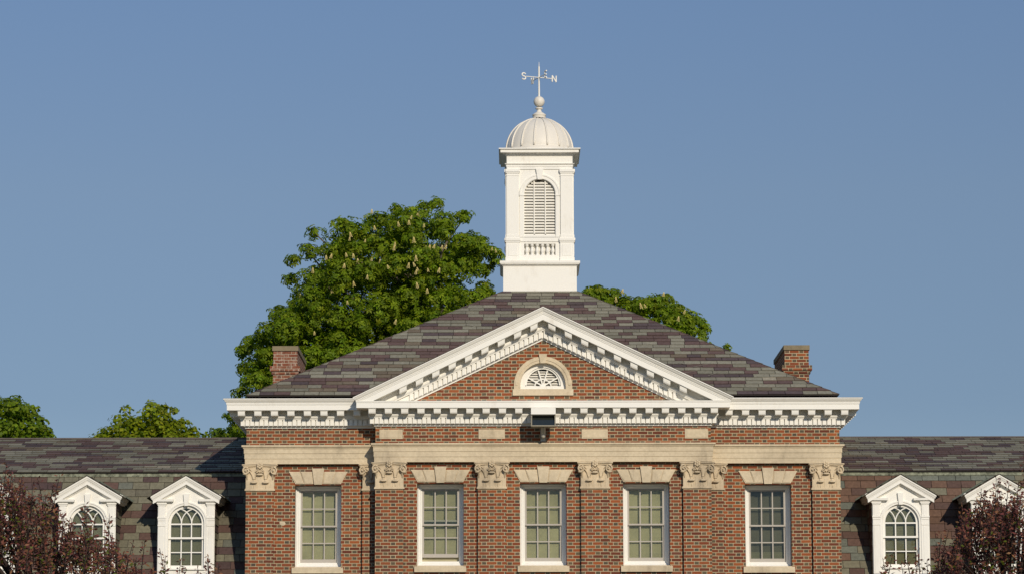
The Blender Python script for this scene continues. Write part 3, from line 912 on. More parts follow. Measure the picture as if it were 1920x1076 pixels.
for k in range(4):
    for s in (-1, 1):
        pm = MB(); y = CUY - hb
        a, b = sorted((s * .49, s * .775))
        pa, pb = sorted((s * .475, s * .79))
        pm.box(X(pa), X(pb), y - .045, y + .01, zp0 + .012, zp1); pm.box(X(pa) - .006, X(pb) + .006, y - .056, y + .01, zp0 + .012, zp0 + .10)
        pm.box(X(pa) + .05, X(pb) - .05, y - .052, y, zp0 + .14, zp1 - .05)
        pm.box(X(pa) - .012, X(pb) + .012, y - .062, y + .01, zp1 + .001, zp1 + .035); pm.box(X(pa) - .022, X(pb) + .022, y - .075, y + .01, zp1 + .036, zp2 - .03)
        pm.box(X(pa) - .006, X(pb) + .006, y - .056, y + .01, zp2 - .029, zp2)
        pm.box(X(a), X(b), y - .045, y + .01, zp2 + .001, zcapb)
        pm.box(X(a) - .008, X(b) + .008, y - .055, y + .01, zp2 + .001, zp2 + .05); pm.box(X(a) - .006, X(b) + .006, y - .052, y + .01, zcapb - .06, zcapb - .035)
        pm.box(X(a) - .014, X(b) + .014, y - .06, y + .01, zcapb + .001, zcapb + .03); pm.box(X(a) - .026, X(b) + .026, y - .074, y + .01, zcapb + .031, zen - .001)
        pm.turn(0, k * math.pi / 2, X(0), CUY)
        obj('pilaster', pm, M['cream'], cupola)
    lv = MB(); y = CUY - hb
    nl = 19; zt_ = zsp + hwL
    for i in range(nl):
        z = zlb + .005 + (zt_ - zlb - .02) * i / nl
        zz = z + .03
        hwid = hwL if zz < zsp else math.sqrt(max(hwL ** 2 - (zz - zsp) ** 2, .0004))
        n0 = len(lv.v); hwid += .01
        lv.v += [(X(-hwid), y + .055, z), (X(hwid), y + .055, z), (X(hwid), y + .10, z + .045), (X(-hwid), y + .10, z + .045)]; lv.face((n0, n0 + 1, n0 + 2, n0 + 3))
        lv.box(X(-hwid), X(hwid), y + .05, y + .056, z - .018, z + .016)
    for t in (-.36, .36):
        zz = zsp + math.sqrt(hwL ** 2 - (hwL * t) ** 2)
        lv.box(X(hwL * t) - .014, X(hwL * t) + .014, y + .03, y + .056, zlb, zz)
    lv.box(X(-hwL), X(hwL), y + .03, y + .06, zlb, zlb + .025)
    lv.turn(0, k * math.pi / 2, X(0), CUY)
    obj('louvre', lv, M['louvre'], cupola)
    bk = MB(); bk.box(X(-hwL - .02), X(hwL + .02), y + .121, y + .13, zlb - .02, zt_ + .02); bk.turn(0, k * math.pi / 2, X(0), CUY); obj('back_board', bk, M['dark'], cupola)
    for i in range(6):
        bm = MB(); hh = bz1 - bz0
        bm.lathe([(.045, 0), (.045, .03), (.026, .035), (.030, .06), (.048, .10), (.044, .13), (.026, .19), (.022, .21), (.034, .215), (.034, .225), (.045, .235), (.045, hh)], 0, 0, 10)
        x = -bx + (i + .5) * 2 * bx / 6
        bm.v = [(X(x) + a, CUY - hb + .05 + b, bz0 + c_) for a, b, c_ in bm.v]
        bm.turn(0, k * math.pi / 2, X(0), CUY)
        obj('baluster', bm, M['cream'], cupola, smooth=True)
# entablature and cornice
ec = MB(); ze0, ze1 = CZ(317.5, .05), CZ(307, .05); zf1 = CZ(291.5, .05); zk = CZ(286.5, .0); zk1 = CZ(278.0, -.08)
ec.sweep([(-.3, ze0), (.0, ze0), (.0, ze0 + .055), (.012, ze0 + .06), (.012, ze0 + .10), (.035, ze0 + .115), (.045, ze1 - .005), (.045, ze1), (.0, ze1 + .004), (.0, zf1 - .02), (.02, zf1 - .01), (.05, zf1 + .02), (.05, zf1 + .03),
          (.145, zk - .008), (.145, zk + .05), (.155, zk + .055), (.175, zk1 - .03), (.185, zk1 - .025), (.185, zk1), (-.5, zk1 + .03)], sq(.755 + .02), True)
obj('cornice', ec, M['cream'], cupola)
dm = MB(); zd_ = zk1 + .005; rd = .80; zdt = Z(222, CUY) ; hd = zdt - zd_ - .10
pr = [(rd + .012, zd_), (rd + .012, zd_ + .075), (rd - .01, zd_ + .08)] + [(rd * math.cos(R(a)), zd_ + .08 + hd * math.sin(R(a))) for a in range(3, 87, 6)] + [(.10, zdt - .005), (.0, zdt)]
dm.lathe(pr, X(0), CUY, 64)
dome = obj('dome', dm, M['dome'], cupola, smooth=True)
dr = MB()
for i in range(16):
    a = 2 * math.pi * (i + .5) / 16 + R(2)
    pts = [(X(0) + (rd + .006) * math.cos(R(t)) * math.cos(a), CUY + (rd + .006) * math.cos(R(t)) * math.sin(a), zd_ + .08 + (hd + .008) * math.sin(R(t))) for t in range(2, 84, 5)]
    dr.tube(pts, [.024 - .012 * j / len(pts) for j in range(len(pts))], 6)
obj('dome_ribs', dr, M['dome'], cupola, smooth=True)
fn = MB(); fz = Z(221, CUY) - .02; zball = Z(191.5, CUY)
fn.lathe([(.155, fz), (.155, fz + .06), (.165, fz + .065), (.165, fz + .085), (.135, fz + .10), (.11, fz + .125), (.07, fz + .145), (.052, fz + .18), (.055, fz + .215), (.085, fz + .225), (.092, fz + .245), (.07, fz + .26), (.05, fz + .262)], X(0), CUY, 28)
fn.blob((X(0), CUY, zball), (.132, .132, .132), 28, 16)
obj('finial', fn, M['dome'], cupola, smooth=True)

# ================================================================== weather vane
vz0 = zball + .125
V = empty('weather_vane', (X(0), CUY, vz0))
tag(V, 'white compass weather vane with letters, on the ball above the dome', 'weather vane')
ma = MB(); ztip = Z(117, CUY) - vz0; zmid = Z(126, CUY) - vz0
ma.tube([(0, 0, -.01), (0, 0, zmid), (0, 0, zmid + .005), (0, 0, ztip)], [.023, .020, .009, .004], 10)
obj('mast', ma, M['cream'], V, world=False)
zarm = Z(146, CUY) - vz0; th = R(23)
dN = Vector((math.cos(th), math.sin(th), 0)); dE = Vector((math.sin(th), -math.cos(th), 0)); up = Vector((0, 0, 1))
for nm, d in (('N', dN), ('S', -dN), ('E', dE), ('W', -dE)):
    a = MB(); a.tube([Vector((0, 0, zarm)), d * .34 + up * zarm], .011, 8); obj('arm', a, M['cream'], V, world=False)
hub = MB(); hub.blob((0, 0, zarm), (.028, .028, .03), 12, 8); obj('hub', hub, M['cream'], V, world=False)
def letter(strokes, d, center, h):
    mb = MB()
    for st in strokes:
        pts = [center + d * (x * h) + up * (z * h) for x, z in st]
        mb.tube(pts, .017, 8)
    return obj('letter', mb, M['cream'], V, world=False)
S_ = [[(.30 * math.cos(R(t)) , .25 + .25 * math.sin(R(t))) for t in range(20, 271, 25)] + [(.30 * math.cos(R(t)), -.25 + .25 * math.sin(R(t))) for t in range(90, -161, -25)]]
N_ = [[(-.33, -.5), (-.33, .5)], [(-.33, .5), (.33, -.5)], [(.33, -.5), (.33, .5)]]
E_ = [[(-.28, -.5), (-.28, .5)], [(-.28, .5), (.3, .5)], [(-.28, 0), (.2, 0)], [(-.28, -.5), (.3, -.5)]]
W_ = [[(-.45, .5), (-.22, -.5)], [(-.22, -.5), (0, .35)], [(0, .35), (.22, -.5)], [(.22, -.5), (.45, .5)]]
letter(N_, dN, dN * .395 + up * zarm, .155); letter(S_, dN, dN * -.395 + up * zarm, .155)
letter(E_, dE, dE * .395 + up * zarm, .155); letter(W_, dE, dE * -.395 + up * zarm, .155)

# ================================================================== floodlight over the middle window
FY = YF - .64
pc = P(1018.7, 781, FY)
FL = empty('floodlight', (float(pc[0]), YF, float(Z(815, YF))))
tag(FL, 'boxy white floodlight on a short arm, on the brick band under the pediment', 'floodlight')
hb_ = MB(); zt1, zt0, zg = Z(764, FY), Z(799, FY), Z(777, FY); hx = 23.0 / 89.0; cx = float(pc[0])
# housing: open box, hood above, walls round the glass
hb_.prism([(FY - .10, zg), (FY + .30, zg - .04), (FY + .30, zt1 - .01), (FY + .0, zt1), (FY - .10, zt1 - .01)], cx - hx, cx + hx)
hb_.v = [(y_, x_, z_) for x_, y_, z_ in hb_.v]
obj('housing', hb_, M['white'], FL)
hb_ = MB()
for s in (-1, 1): hb_.box(*sorted((cx + s * hx, cx + s * (hx - .022))), FY - .06, FY + .30, zt0, zg - .001)
hb_.box(cx - hx + .022, cx + hx - .022, FY - .055, FY + .30, zt0, zt0 + .022)
hb_.box(cx - hx + .022, cx + hx - .022, FY + .26, FY + .30, zt0 + .022, zg - .04)
obj('frame', hb_, M['lamp_frame'], FL)
gl = MB(); gl.poly([(cx - hx + .022, FY - .02, zt0 + .022), (cx + hx - .022, FY - .02, zt0 + .022), (cx + hx - .022, FY + .05, zg - .01), (cx - hx + .022, FY + .05, zg - .01)])
obj('lens', gl, M['lamp_glass'], FL)
br = MB(); zpl0, zpl1 = Z(827, YF - .02), Z(812, YF - .02)
br.box(cx - .055, cx + .055, YF - .03, YF, zpl0, zpl1 + .15)
br.tube([(cx, YF - .02, zpl0 + .10), (cx, YF - .30, zpl0 + .11), (cx, FY + .25, zt0 - .06), (cx, FY + .18, zt0 + .02)], .045, 12)
br.blob((cx, YF - .30, zpl0 + .10), (.05, .06, .06), 12, 8)
obj('bracket', br, M['metal'], FL)

# ================================================================== mansard wings
YM0, ZM0 = 65.15, Z(1080, 65.15)
ZM1 = Z(889.5, 66.40); YM1 = 66.40
YR = 69.45; ZR = Z(820.5, 69.45); ZU = Z(883.0, 66.33)
def dormer(parent, loc):
    """origin: middle of the front's foot; y inwards"""
    S = 87.2; hz = lambda y: Z(y, 64.95) - Z(1076, 64.95)
    hw = .612; zt = hz(941)
    dp = lambda z: max(.2 + z * (YM1 - YM0) / (ZM1 - ZM0) + .05, .2)        # how far back the slope lies
    ow, zs, z0 = 33.5 / S, hz(979.5), hz(1064)
    ka = (hz(891.5) - hz(930)) / .755
    zapx = hz(891.5)
    b = MB()
    # front board with the arched opening, up into the gable
    gz = lambda x: zapx - .13 - ka * abs(x)
    n_ = 20
    arc_ = arcpts(ow, zs, n_)
    for (xa, za), (xb, zb) in zip(arc_, arc_[1:]):
        b.poly([(xa, 0, za), (xb, 0, zb), (xb, 0, gz(xb)), (xa, 0, gz(xa))])
        b.poly([(xb, 0, zb), (xa, 0, za), (xa, .12, za), (xb, .12, zb)])
    for s in (-1, 1):
        xs_ = sorted((s * ow, s * hw)); b.poly([(xs_[0], 0, 0), (xs_[1], 0, 0), (xs_[1], 0, gz(xs_[1])), (xs_[0], 0, gz(xs_[0]))])
        b.poly([(s * ow, 0, z0), (s * ow, 0, zs), (s * ow, .12, zs), (s * ow, .12, z0)])
    b.box(-ow, ow, -.001, .12, -.02, z0 - .03); b.box(-ow - .03, ow + .03, -.04, .10, z0 - .03, z0)
    # archivolt
    b.strip(arcpts(ow + .004, zs, n_), arcpts(ow + .045, zs, n_), -.02, .01); b.strip(arcpts(ow + .045, zs, n_), arcpts(ow + .075, zs, n_), -.035, .01)
    for s in (-1, 1):
        for a0, a1, o in ((.004, .045, .02), (.045, .075, .035)):
            xs_ = sorted((s * (ow + a0), s * (ow + a1))); b.box(xs_[0], xs_[1], -o, .01, z0, zs)
    zk0 = zs + ow - .01
    b.prism([(-.04, zk0), (.04, zk0), (.065, hz(924.5)), (-.065, hz(924.5))], -.055, .01)
    d = obj('dormer', b, M['white'], parent, world=False, loc=loc)
    # pilaster strips with band capitals
    for s in (-1, 1):
        pm = MB(); a, e = sorted((s * (hw - .012), s * (hw - .165)))
        pm.box(a, e, -.03, .01, 0, zt - .03)
        pm.box(a + .03, e - .03, -.036, 0, .02, hz(987)); pm.box(a + .03, e - .03, -.036, 0, hz(967), zt - .07)
        for y0_, y1_, o in ((985, 982, .012), (981.5, 975, .004), (974.5, 971, .012), (970.5, 967.5, .022)):
            pm.box(a - o * .6, e + o * .6, -.03 - o, .01, hz(y0_), hz(y1_))
        pm.box(a - .012, e + .012, -.045, .01, zt - .06, zt - .03); pm.box(a - .028, e + .028, -.06, .01, zt - .03, zt)
        obj('pilaster', pm, M['white'], d, world=False)
    # pediment: raking mouldings, cornice returns running back along the sides
    pm = MB()
    prof_ = [(0, -.225), (.03, -.215), (.045, -.19), (.06, -.185), (.105, -.18), (.105, -.115), (.112, -.11), (.112, -.095), (.125, -.085), (.14, -.04), (.15, -.035), (.15, 0), (-.1, .0)]
    for s in (-1, 1):
        n0 = len(pm.v); kk = len(prof_)
        for x in (s * .755, 0.0):
            for o, t in prof_:
                xx = x if x == 0 else s * (hw + max(o, 0) - .007)
                pm.v.append((xx, -o, zapx + t - ka * abs(xx)))
        for i in range(kk - 1):
            f = (n0 + i, n0 + kk + i, n0 + kk + i + 1, n0 + i + 1); pm.face(f if s < 0 else f[::-1])
        pm.face([n0 + i for i in range(kk)])
        zc0 = zt; hh = hz(934.5) - zt
        cp_ = [(0, zc0), (.05, zc0), (.06, zc0 + .02), (.10, zc0 + .025), (.105, zc0 + hh), (-.02, zc0 + hh + .006)]
        xi = s * (hw - .235); xo = s * hw
        path = [(xo, 1.1), (xo, 0), (xi, 0), (xi, .05)] if s < 0 else [(xi, .05), (xi, 0), (xo, 0), (xo, 1.1)]
        pm.sweep(cp_, path)
        cp2 = [(0, zc0 + hh - .004), (.10, zc0 + hh - .004), (.112, zc0 + hh + .012), (.14, zc0 + hh + .06), (.148, zc0 + hh + .07), (.148, zc0 + hh + .09), (-.02, zc0 + hh + .15)]
        path2 = [(xo, 1.25), (xo, -.03)] if s < 0 else [(xo, -.03), (xo, 1.25)]
        pm.sweep(cp2, path2)
    obj('pediment', pm, M['white'], d, world=False)
    # gable roof
    rf = MB(); Ls = .835 * math.sqrt(1 + ka * ka)
    for s in (-1, 1):
        xb_ = .835; zb_ = zapx + .012 - ka * xb_
        back = lambda v: dp(zb_ + v / Ls * ka * xb_) + .15
        rf.cur = (.05, .045, .04)
        y0_ = -.165
        rf.poly([(s * xb_, y0_, zb_ - .008), (0, y0_, zapx + .004), (0, dp(zapx) + .1, zapx + .004), (s * xb_, dp(zb_) + .1, zb_ - .008)])
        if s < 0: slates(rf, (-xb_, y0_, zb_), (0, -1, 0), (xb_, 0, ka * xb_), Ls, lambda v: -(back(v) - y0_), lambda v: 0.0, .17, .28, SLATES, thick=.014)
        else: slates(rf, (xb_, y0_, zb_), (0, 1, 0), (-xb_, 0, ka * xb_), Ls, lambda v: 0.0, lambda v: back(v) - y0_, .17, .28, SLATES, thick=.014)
        rf.cur = (.13, .15, .115)
        rf.tube([(s * (xb_ + .01), dp(zb_) - .02, zb_ + .012), (0, dp(zapx) - .02, zapx + .03)], .035, 6)     # valley flashing
    rf.cur = None
    obj('dormer_roof', rf, M['slate'], d, world=False)
    for s in (-1, 1):
        ck = MB()
        x = s * (hw - .006)
        ck.cur = (.07, .06, .05)
        q = [(x, .01, -.1), (x, dp(-.1), -.1), (x, dp(zt), zt + .05), (x, .01, zt + .05)]
        ck.poly(q if s > 0 else q[::-1])
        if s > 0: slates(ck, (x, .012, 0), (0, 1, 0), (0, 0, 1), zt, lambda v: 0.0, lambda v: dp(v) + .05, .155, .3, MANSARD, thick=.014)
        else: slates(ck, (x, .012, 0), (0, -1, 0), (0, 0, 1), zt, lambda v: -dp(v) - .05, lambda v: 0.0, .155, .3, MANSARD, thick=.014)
        ck.cur = None
        obj('cheek', ck, M['slate'], d, world=False)
    # arched sash window
    sm = MB(); y = .045
    ia = ow - .055
    zm = hz(1007)
    sm.strip(arcpts(ow - .001, zs, n_), arcpts(ia, zs, n_), y, y + .04)
    for s in (-1, 1):
        a, e = sorted((s * (ow - .001), s * ia)); sm.box(a, e, y, y + .04, zm, zs)
        a, e = sorted((s * (ow - .001), s * (ia + .005))); sm.box(a, e, y + .03, y + .07, z0, zm)
    sm.box(-ow + .001, ow - .001, y - .012, y + .04, zm - .018, zm + .022)
    sm.box(-ia, ia, y + .001, y + .039, hz(982), hz(979.3))
    sm.box(-ia, ia, y + .031, y + .069, z0, z0 + .07); zq = hz(1033.5); sm.box(-ia, ia, y + .033, y + .066, zq - .011, zq + .011)
    for t in (-1, 1):
        x = t * ia / 3
        sm.box(x - .012, x + .012, y + .004, y + .036, zm, hz(980)); sm.box(x - .012, x + .012, y + .034, y + .067, z0 + .05, zm - .01)
        # interlacing tracery: arcs of the main radius springing from each mullion, kept inside the arch
        for sgn in (-1, 1):
            cxa = x + sgn * ia * .98; pts = []
            for i in range(25):
                a = math.pi - (math.pi * i / 48) if sgn > 0 else math.pi * i / 48
                px_, pz_ = cxa + ia * .98 * math.cos(a), zs + ia * .98 * math.sin(a)
                if px_ ** 2 + (pz_ - zs) ** 2 <= (ia + .01) ** 2: pts.append((px_, y + .02, pz_))
            if len(pts) > 2: sm.tube(pts, .0135, 6)
    obj('sash', sm, M['white'], d, world=False)
    pn = MB(); pn.prism([(ia, zm)] + arcpts(ia + .01, zs, n_)[::-1] + [(-ia, zm)], y + .018, y + .022); pn.box(-ia, ia, y + .048, y + .052, z0, zm); obj('pane', pn, M['glass'], d, world=False)
    bl = MB(); bl.prism([(ow, z0)] + arcpts(ow, zs, n_)[::-1] + [(-ow, z0)], y + .10, y + .11); obj('blind', bl, M['grey_blind'], d, world=False)
    return d

for side in (-1, 1):
    e0, e1 = (X(-HS) - 11.5, X(-HS)) if side < 0 else (X(HS), X(HS) + 11.5)
    Wg = empty('wing_building', ((e0 + e1) / 2, YM0, 0))
    tag(Wg, ('lower wing with dormers in a greenish slate mansard, left of the brick block' if side < 0 else
             'lower wing with dormers in a reddish slate mansard, right of the brick block'), 'building', 'mansard wings either side of the brick block')
    wl = MB(); wl.box(e0, e1, YM0 + .15, 74.0, 0, ZM0 - .25); wl.box(e0, e1, YM0 - .1, YM0 + .3, ZM0 - .35, ZM0 - .02)
    obj('wall', wl, M['brick'], Wg)
    pal = MANSARD if side < 0 else WARM
    mr = MB(); L = e1 - e0
    Vm = (0, YM1 - YM0, ZM1 - ZM0); vl = math.hypot(Vm[1], Vm[2])
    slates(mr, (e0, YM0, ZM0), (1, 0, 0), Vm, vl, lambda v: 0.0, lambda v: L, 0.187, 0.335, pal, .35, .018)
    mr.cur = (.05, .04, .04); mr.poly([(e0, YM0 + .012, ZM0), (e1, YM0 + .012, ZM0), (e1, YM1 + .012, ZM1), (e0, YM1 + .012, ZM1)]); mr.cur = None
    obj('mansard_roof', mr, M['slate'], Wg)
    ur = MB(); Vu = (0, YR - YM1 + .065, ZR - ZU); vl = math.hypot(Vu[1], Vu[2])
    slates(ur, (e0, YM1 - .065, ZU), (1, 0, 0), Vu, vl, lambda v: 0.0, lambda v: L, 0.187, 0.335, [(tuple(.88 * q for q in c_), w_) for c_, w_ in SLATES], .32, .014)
    ur.cur = (.05, .04, .04)
    ur.poly([(e0, YM1 - .065, ZU - .01), (e1, YM1 - .065, ZU - .01), (e1, YR, ZR - .006), (e0, YR, ZR - .006)])
    ur.poly([(e0, YR, ZR - .006), (e1, YR, ZR - .006), (e1, YR + 4.5, ZR - 1.6), (e0, YR + 4.5, ZR - 1.6)])
    ur.cur = (.13, .11, .10); ur.box(e0, e1, YR - .08, YR + .08, ZR - .012, ZR + .016); ur.cur = None
    ur.cur = (.03, .025, .024); ur.box(e0, e1, YM1 - .058, YM1 + .1, ZU - .024, ZU - .012); ur.cur = None  # near-black strip added as the eave's painted shadow line
    obj('upper_roof', ur, M['slate'], Wg)
    fl = MB(); fl.box(e0, e1, YM1 - .03, YM1 + .1, ZM1 - .012, ZU - .025); fl.box(e0, e1, YM1 - .045, YM1 + .05, ZM1 - .03, ZM1 + .008)
    obj('flashing', fl, M['copper'], Wg)
    cent = (349.6, 164.3, -21) if side < 0 else (1686.8, 1871.6, 2056)
    first = None
    for px in cent:
        x = (px - 960) / 87.2
        loc = (x - (e0 + e1) / 2, 64.95 - YM0, Z(1076, 64.95))
        if first is None: first = dormer(Wg, loc)
        else: copy_tree(first, Wg, loc)

# ================================================================== foliage
def mesh_np(name, V_, F_, C_, mat, parent):
    """triangles with one tone per face"""
    me = bpy.data.meshes.new(name)
    nv, nf = len(V_), len(F_)
    me.vertices.add(nv); me.vertices.foreach_set('co', V_.astype(np.float32).ravel())
    me.loops.add(nf * 3); me.loops.foreach_set('vertex_index', F_.astype(np.int32).ravel())
    me.polygons.add(nf); me.polygons.foreach_set('loop_start', np.arange(0, nf * 3, 3, dtype=np.int32)); me.polygons.foreach_set('loop_total', np.full(nf, 3, np.int32))
    me.update(calc_edges=True)
    at = me.color_attributes.new('tone', 'FLOAT_COLOR', 'CORNER')
    c4 = np.concatenate([C_, np.ones((nf, 1))], 1).repeat(3, 0); at.data.foreach_set('color', c4.astype(np.float32).ravel())
    me.materials.append(mat); me.validate()
    o = bpy.data.objects.new(name, me); link(o, parent); return o
def palmate():
    """horse chestnut leaf of radius 1: seven drooping leaflets"""
    v, f = [], []
    for i, L in enumerate((.72, .95, 1.0, .95, .72)):
        a = R(-120 + 240 * i / 4); d = np.array((math.cos(a), math.sin(a), 0)); s = np.array((-d[1], d[0], 0)); n0 = len(v)
        v += [d * .04, d * L * .62 + s * .25 * L + np.array((0, 0, -.10)), d * L + np.array((0, 0, -.40)), d * L * .62 - s * .25 * L + np.array((0, 0, -.10))]
        f += [(n0, n0 + 2, n0 + 1), (n0, n0 + 3, n0 + 2)]
    return np.array(v), np.array(f)
def simple_leaf(wd, droop=.2):
    v = np.array([(0, 0, 0), (.5, wd, -.03), (.45, 0, .04), (.5, -wd, -.03), (1, 0, -droop)]); f = np.array([(0, 2, 1), (0, 3, 2), (2, 4, 1), (2, 3, 4)])
    return v, f
def spread(tmpl, pos, nrm, size, colr, fwd=None):
    tv, tf = tmpl; N = len(pos)
    nrm = nrm / np.linalg.norm(nrm, axis=1, keepdims=True)
    t = nrng.normal(size=(N, 3)) if fwd is None else fwd
    t = t - nrm * (t * nrm).sum(1, keepdims=True); t /= np.linalg.norm(t, axis=1, keepdims=True) + 1e-9
    b = np.cross(nrm, t)
    V_ = pos[:, None, :] + size[:, None, None] * (tv[None, :, 0:1] * t[:, None, :] + tv[None, :, 1:2] * b[:, None, :] + tv[None, :, 2:3] * nrm[:, None, :])
    F_ = tf[None] + (np.arange(N) * len(tv))[:, None, None]
    C_ = np.repeat(colr, len(tf), 0)
    return V_.reshape(-1, 3), F_.reshape(-1, 3), C_
def inpoly(x, y, poly):
    c = False; j = len(poly) - 1
    for i in range(len(poly)):
        xi, yi = poly[i]; xj, yj = poly[j]
        if (yi > y) != (yj > y) and x < (xj - xi) * (y - yi) / (yj - yi) + xi: c = not c
        j = i
    return c
def edge_dist(x, y, poly):
    best = 1e9; j = len(poly) - 1
    for i in range(len(poly)):
        ax_, ay = poly[j]; bx_, by = poly[i]; j = i
        dx, dy = bx_ - ax_, by - ay; t = max(0, min(1, ((x - ax_) * dx + (y - ay) * dy) / (dx * dx + dy * dy + 1e-12)))
        best = min(best, math.hypot(ax_ + t * dx - x, ay + t * dy - y))
    return best
def crown_clumps(poly, Y, count, rmin, rmax, depth, thin=None, inset=.9):
    """clump centres filling a crown whose outline is poly (x, z in metres at Y): a rounded volume"""
    xs = [p[0] for p in poly]; zs = [p[1] for p in poly]; out = []; tries = 0
    while len(out) < count and tries < count * 60:
        tries += 1
        x, z = rng.uniform(min(xs), max(xs)), rng.uniform(min(zs), max(zs))
        r = rng.uniform(rmin, rmax)
        if not inpoly(x, z, poly): continue
        ed = edge_dist(x, z, poly)
        if ed < r * inset: continue
        if thin and rng.random() < thin(x, z): continue
        dm = depth * math.sqrt(1 - (1 - min(ed / depth, 1)) ** 2)
        y = -dm * rng.random() ** .45 if rng.random() < .72 else dm * rng.random() ** .5
        y = Y + y
        if any((x - a) ** 2 + (y - b) ** 2 + (z - c_) ** 2 < (.62 * (r + q)) ** 2 for a, b, c_, q in out): continue
        out.append((x, y, z, r))
    return out
def clump_leaves(cl, per, squash=.75):
    P_, N_ = [], []
    for x, y, z, r in cl:
        n_ = int(per * (r / .7) ** 2)
        d = nrng.normal(size=(n_, 3)); d[:, 2] += .35; d /= np.linalg.norm(d, axis=1, keepdims=True)
        rad = r * (nrng.random((n_, 1)) ** .35) * nrng.uniform(.8, 1.12, (n_, 1))
        p = np.array((x, y, z)) + d * rad * np.array((1, 1, squash))
        P_.append(p); N_.append(d * 1.0 + np.array((0, -.12, .42)) + nrng.normal(size=(n_, 3)) * .30)
    return np.concatenate(P_), np.concatenate(N_)
def limbs(base, top, clumps, r0, nlim, mb):
    base, top = Vector(base), Vector(top)
    pts = [base.lerp(top, t) + Vector((rng.uniform(-.12, .12), rng.uniform(-.12, .12), 0)) * (0 < t < 1) for t in np.linspace(0, 1, 9)]
    mb.tube(pts, [r0 * (1 - .85 * t) for t in np.linspace(0, 1, 9)], 10)
    for x, y, z, r in (rng.sample(clumps, nlim) if nlim < len(clumps) else clumps):
        c_ = Vector((x, y, z)); hd_ = math.hypot(x - base.x, y - base.y)
        zt = max(min(z - hd_ * .75, top.z - .3), base.z + (top.z - base.z) * .25)
        t = (zt - base.z) / (top.z - base.z); s = base.lerp(top, t)
        mid = s.lerp(c_, .5) + Vector((rng.uniform(-.3, .3), rng.uniform(-.3, .3), -.12 * hd_ + rng.uniform(-.2, .2)))
        q = [(1 - u) ** 2 * s + 2 * u * (1 - u) * mid + u * u * c_ for u in np.linspace(0, 1, 7)]
        rr = min(.10, .03 + .012 * (c_ - s).length)
        mb.tube(q, [rr * (1 - .8 * u) for u in np.linspace(0, 1, 7)], 6)
def tones(n_, base, var, lum):
    b = np.array(base)[nrng.integers(0, len(base), n_)]
    return b * nrng.uniform(1 - lum, 1 + lum, (n_, 1)) * nrng.uniform(1 - var, 1 + var, (n_, 3))
CHEST = [(.165, .245, .008), (.195, .28, .010), (.13, .20, .008), (.26, .335, .014)]
LIME = [(.25, .30, .010), (.205, .265, .010), (.34, .37, .016), (.165, .22, .008)]
MAPLE = [(.16, .24, .010), (.205, .28, .012), (.13, .20, .010)]

def flower():
    f = MB()
    for i in range(26):
        t = i / 25; a = i * 2.4; r = .075 * (1 - t) ** .8 + .006
        f.blob((r * math.cos(a), r * math.sin(a), .30 * t), (.028, .028, .024), 6, 4)
    return f
flower_me = None
def flowers(T_, pts):
    global flower_me
    for p in pts:
        if flower_me is None: o = obj('flower_spike', flower(), M['blossom'], T_, world=False); flower_me = o.data
        else: o = link(bpy.data.objects.new('flower_spike', flower_me), T_)
        o.location = Vector(p) - T_.location
        o.rotation_euler = (rng.uniform(-.35, .35), rng.uniform(-.35, .35), rng.uniform(0, 6)); o.scale = (rng.uniform(.32, .56),) * 3

def tree(name, label, cat, outline, Y, count, rr, depth, per, tmpl, size, pal, trunk_px, r0, nlim, squash=.75, thin=None, blossom=None, sparse=(), inset=.9):
    poly = [(float(P(a, b, Y)[0]), float(P(a, b, Y)[2])) for a, b in outline]
    th_ = None
    cl = crown_clumps(poly, Y, count, rr[0], rr[1], depth, thin, inset)
    for a, b, r in sparse:                                     # outlying sprays
        q = P(a, b, Y); cl.append((float(q[0]), Y + rng.uniform(-.6, .6), float(q[2]) - r * .25, r * .85))
    bx_ = float(P(trunk_px, 700, Y)[0])
    T_ = empty(name, (bx_, Y, 0)); tag(T_, label, cat)
    p, n_ = clump_leaves(cl, per, squash)
    sz = nrng.uniform(size[0], size[1], len(p))
    V_, F_, C_ = spread(tmpl, p - np.array(T_.location), n_, sz, tones(len(p), pal, .08, .22))
    mesh_np('crown', V_, F_, C_, M['leaf'], T_)
    tk = MB(); limbs((bx_, Y, 0), (bx_ + .2, Y, max(q[1] for q in poly) - 1.2), cl, r0, nlim, tk)
    obj('trunk', tk, M['bark'], T_, smooth=True)
    if blossom:
        pts = []
        front = [c_ for c_ in cl if c_[1] < Y + .3]
        for a, b in blossom:
            x, _, z = P(a, b, Y)
            near = [c_ for c_ in front if (c_[0] - x) ** 2 + (c_[2] - z) ** 2 < (c_[3] * .9) ** 2] or [min(front, key=lambda c_: (c_[0] - x) ** 2 + (c_[2] - z) ** 2)]
            best = min(near, key=lambda c_: c_[1] - c_[3])
            yy = best[1] - best[3] * .93
            q = P(a, b, yy); pts.append((float(q[0]), yy, float(q[2])))
        flowers(T_, pts)
    return T_
big = [(445, 760), (448, 700), (462, 660), (452, 640), (480, 612), (520, 575), (540, 545), (535, 520), (552, 500), (548, 475), (590, 455), (585, 430), (625, 425), (650, 412), (690, 420), (700, 402),
       (722, 405), (735, 392), (765, 394), (785, 386), (818, 384), (832, 402), (855, 408), (868, 402), (878, 412), (880, 436), (905, 440), (925, 462), (934, 478), (918, 505), (905, 520), (918, 545), (935, 560),
       (960, 640), (960, 1000), (445, 1000)]
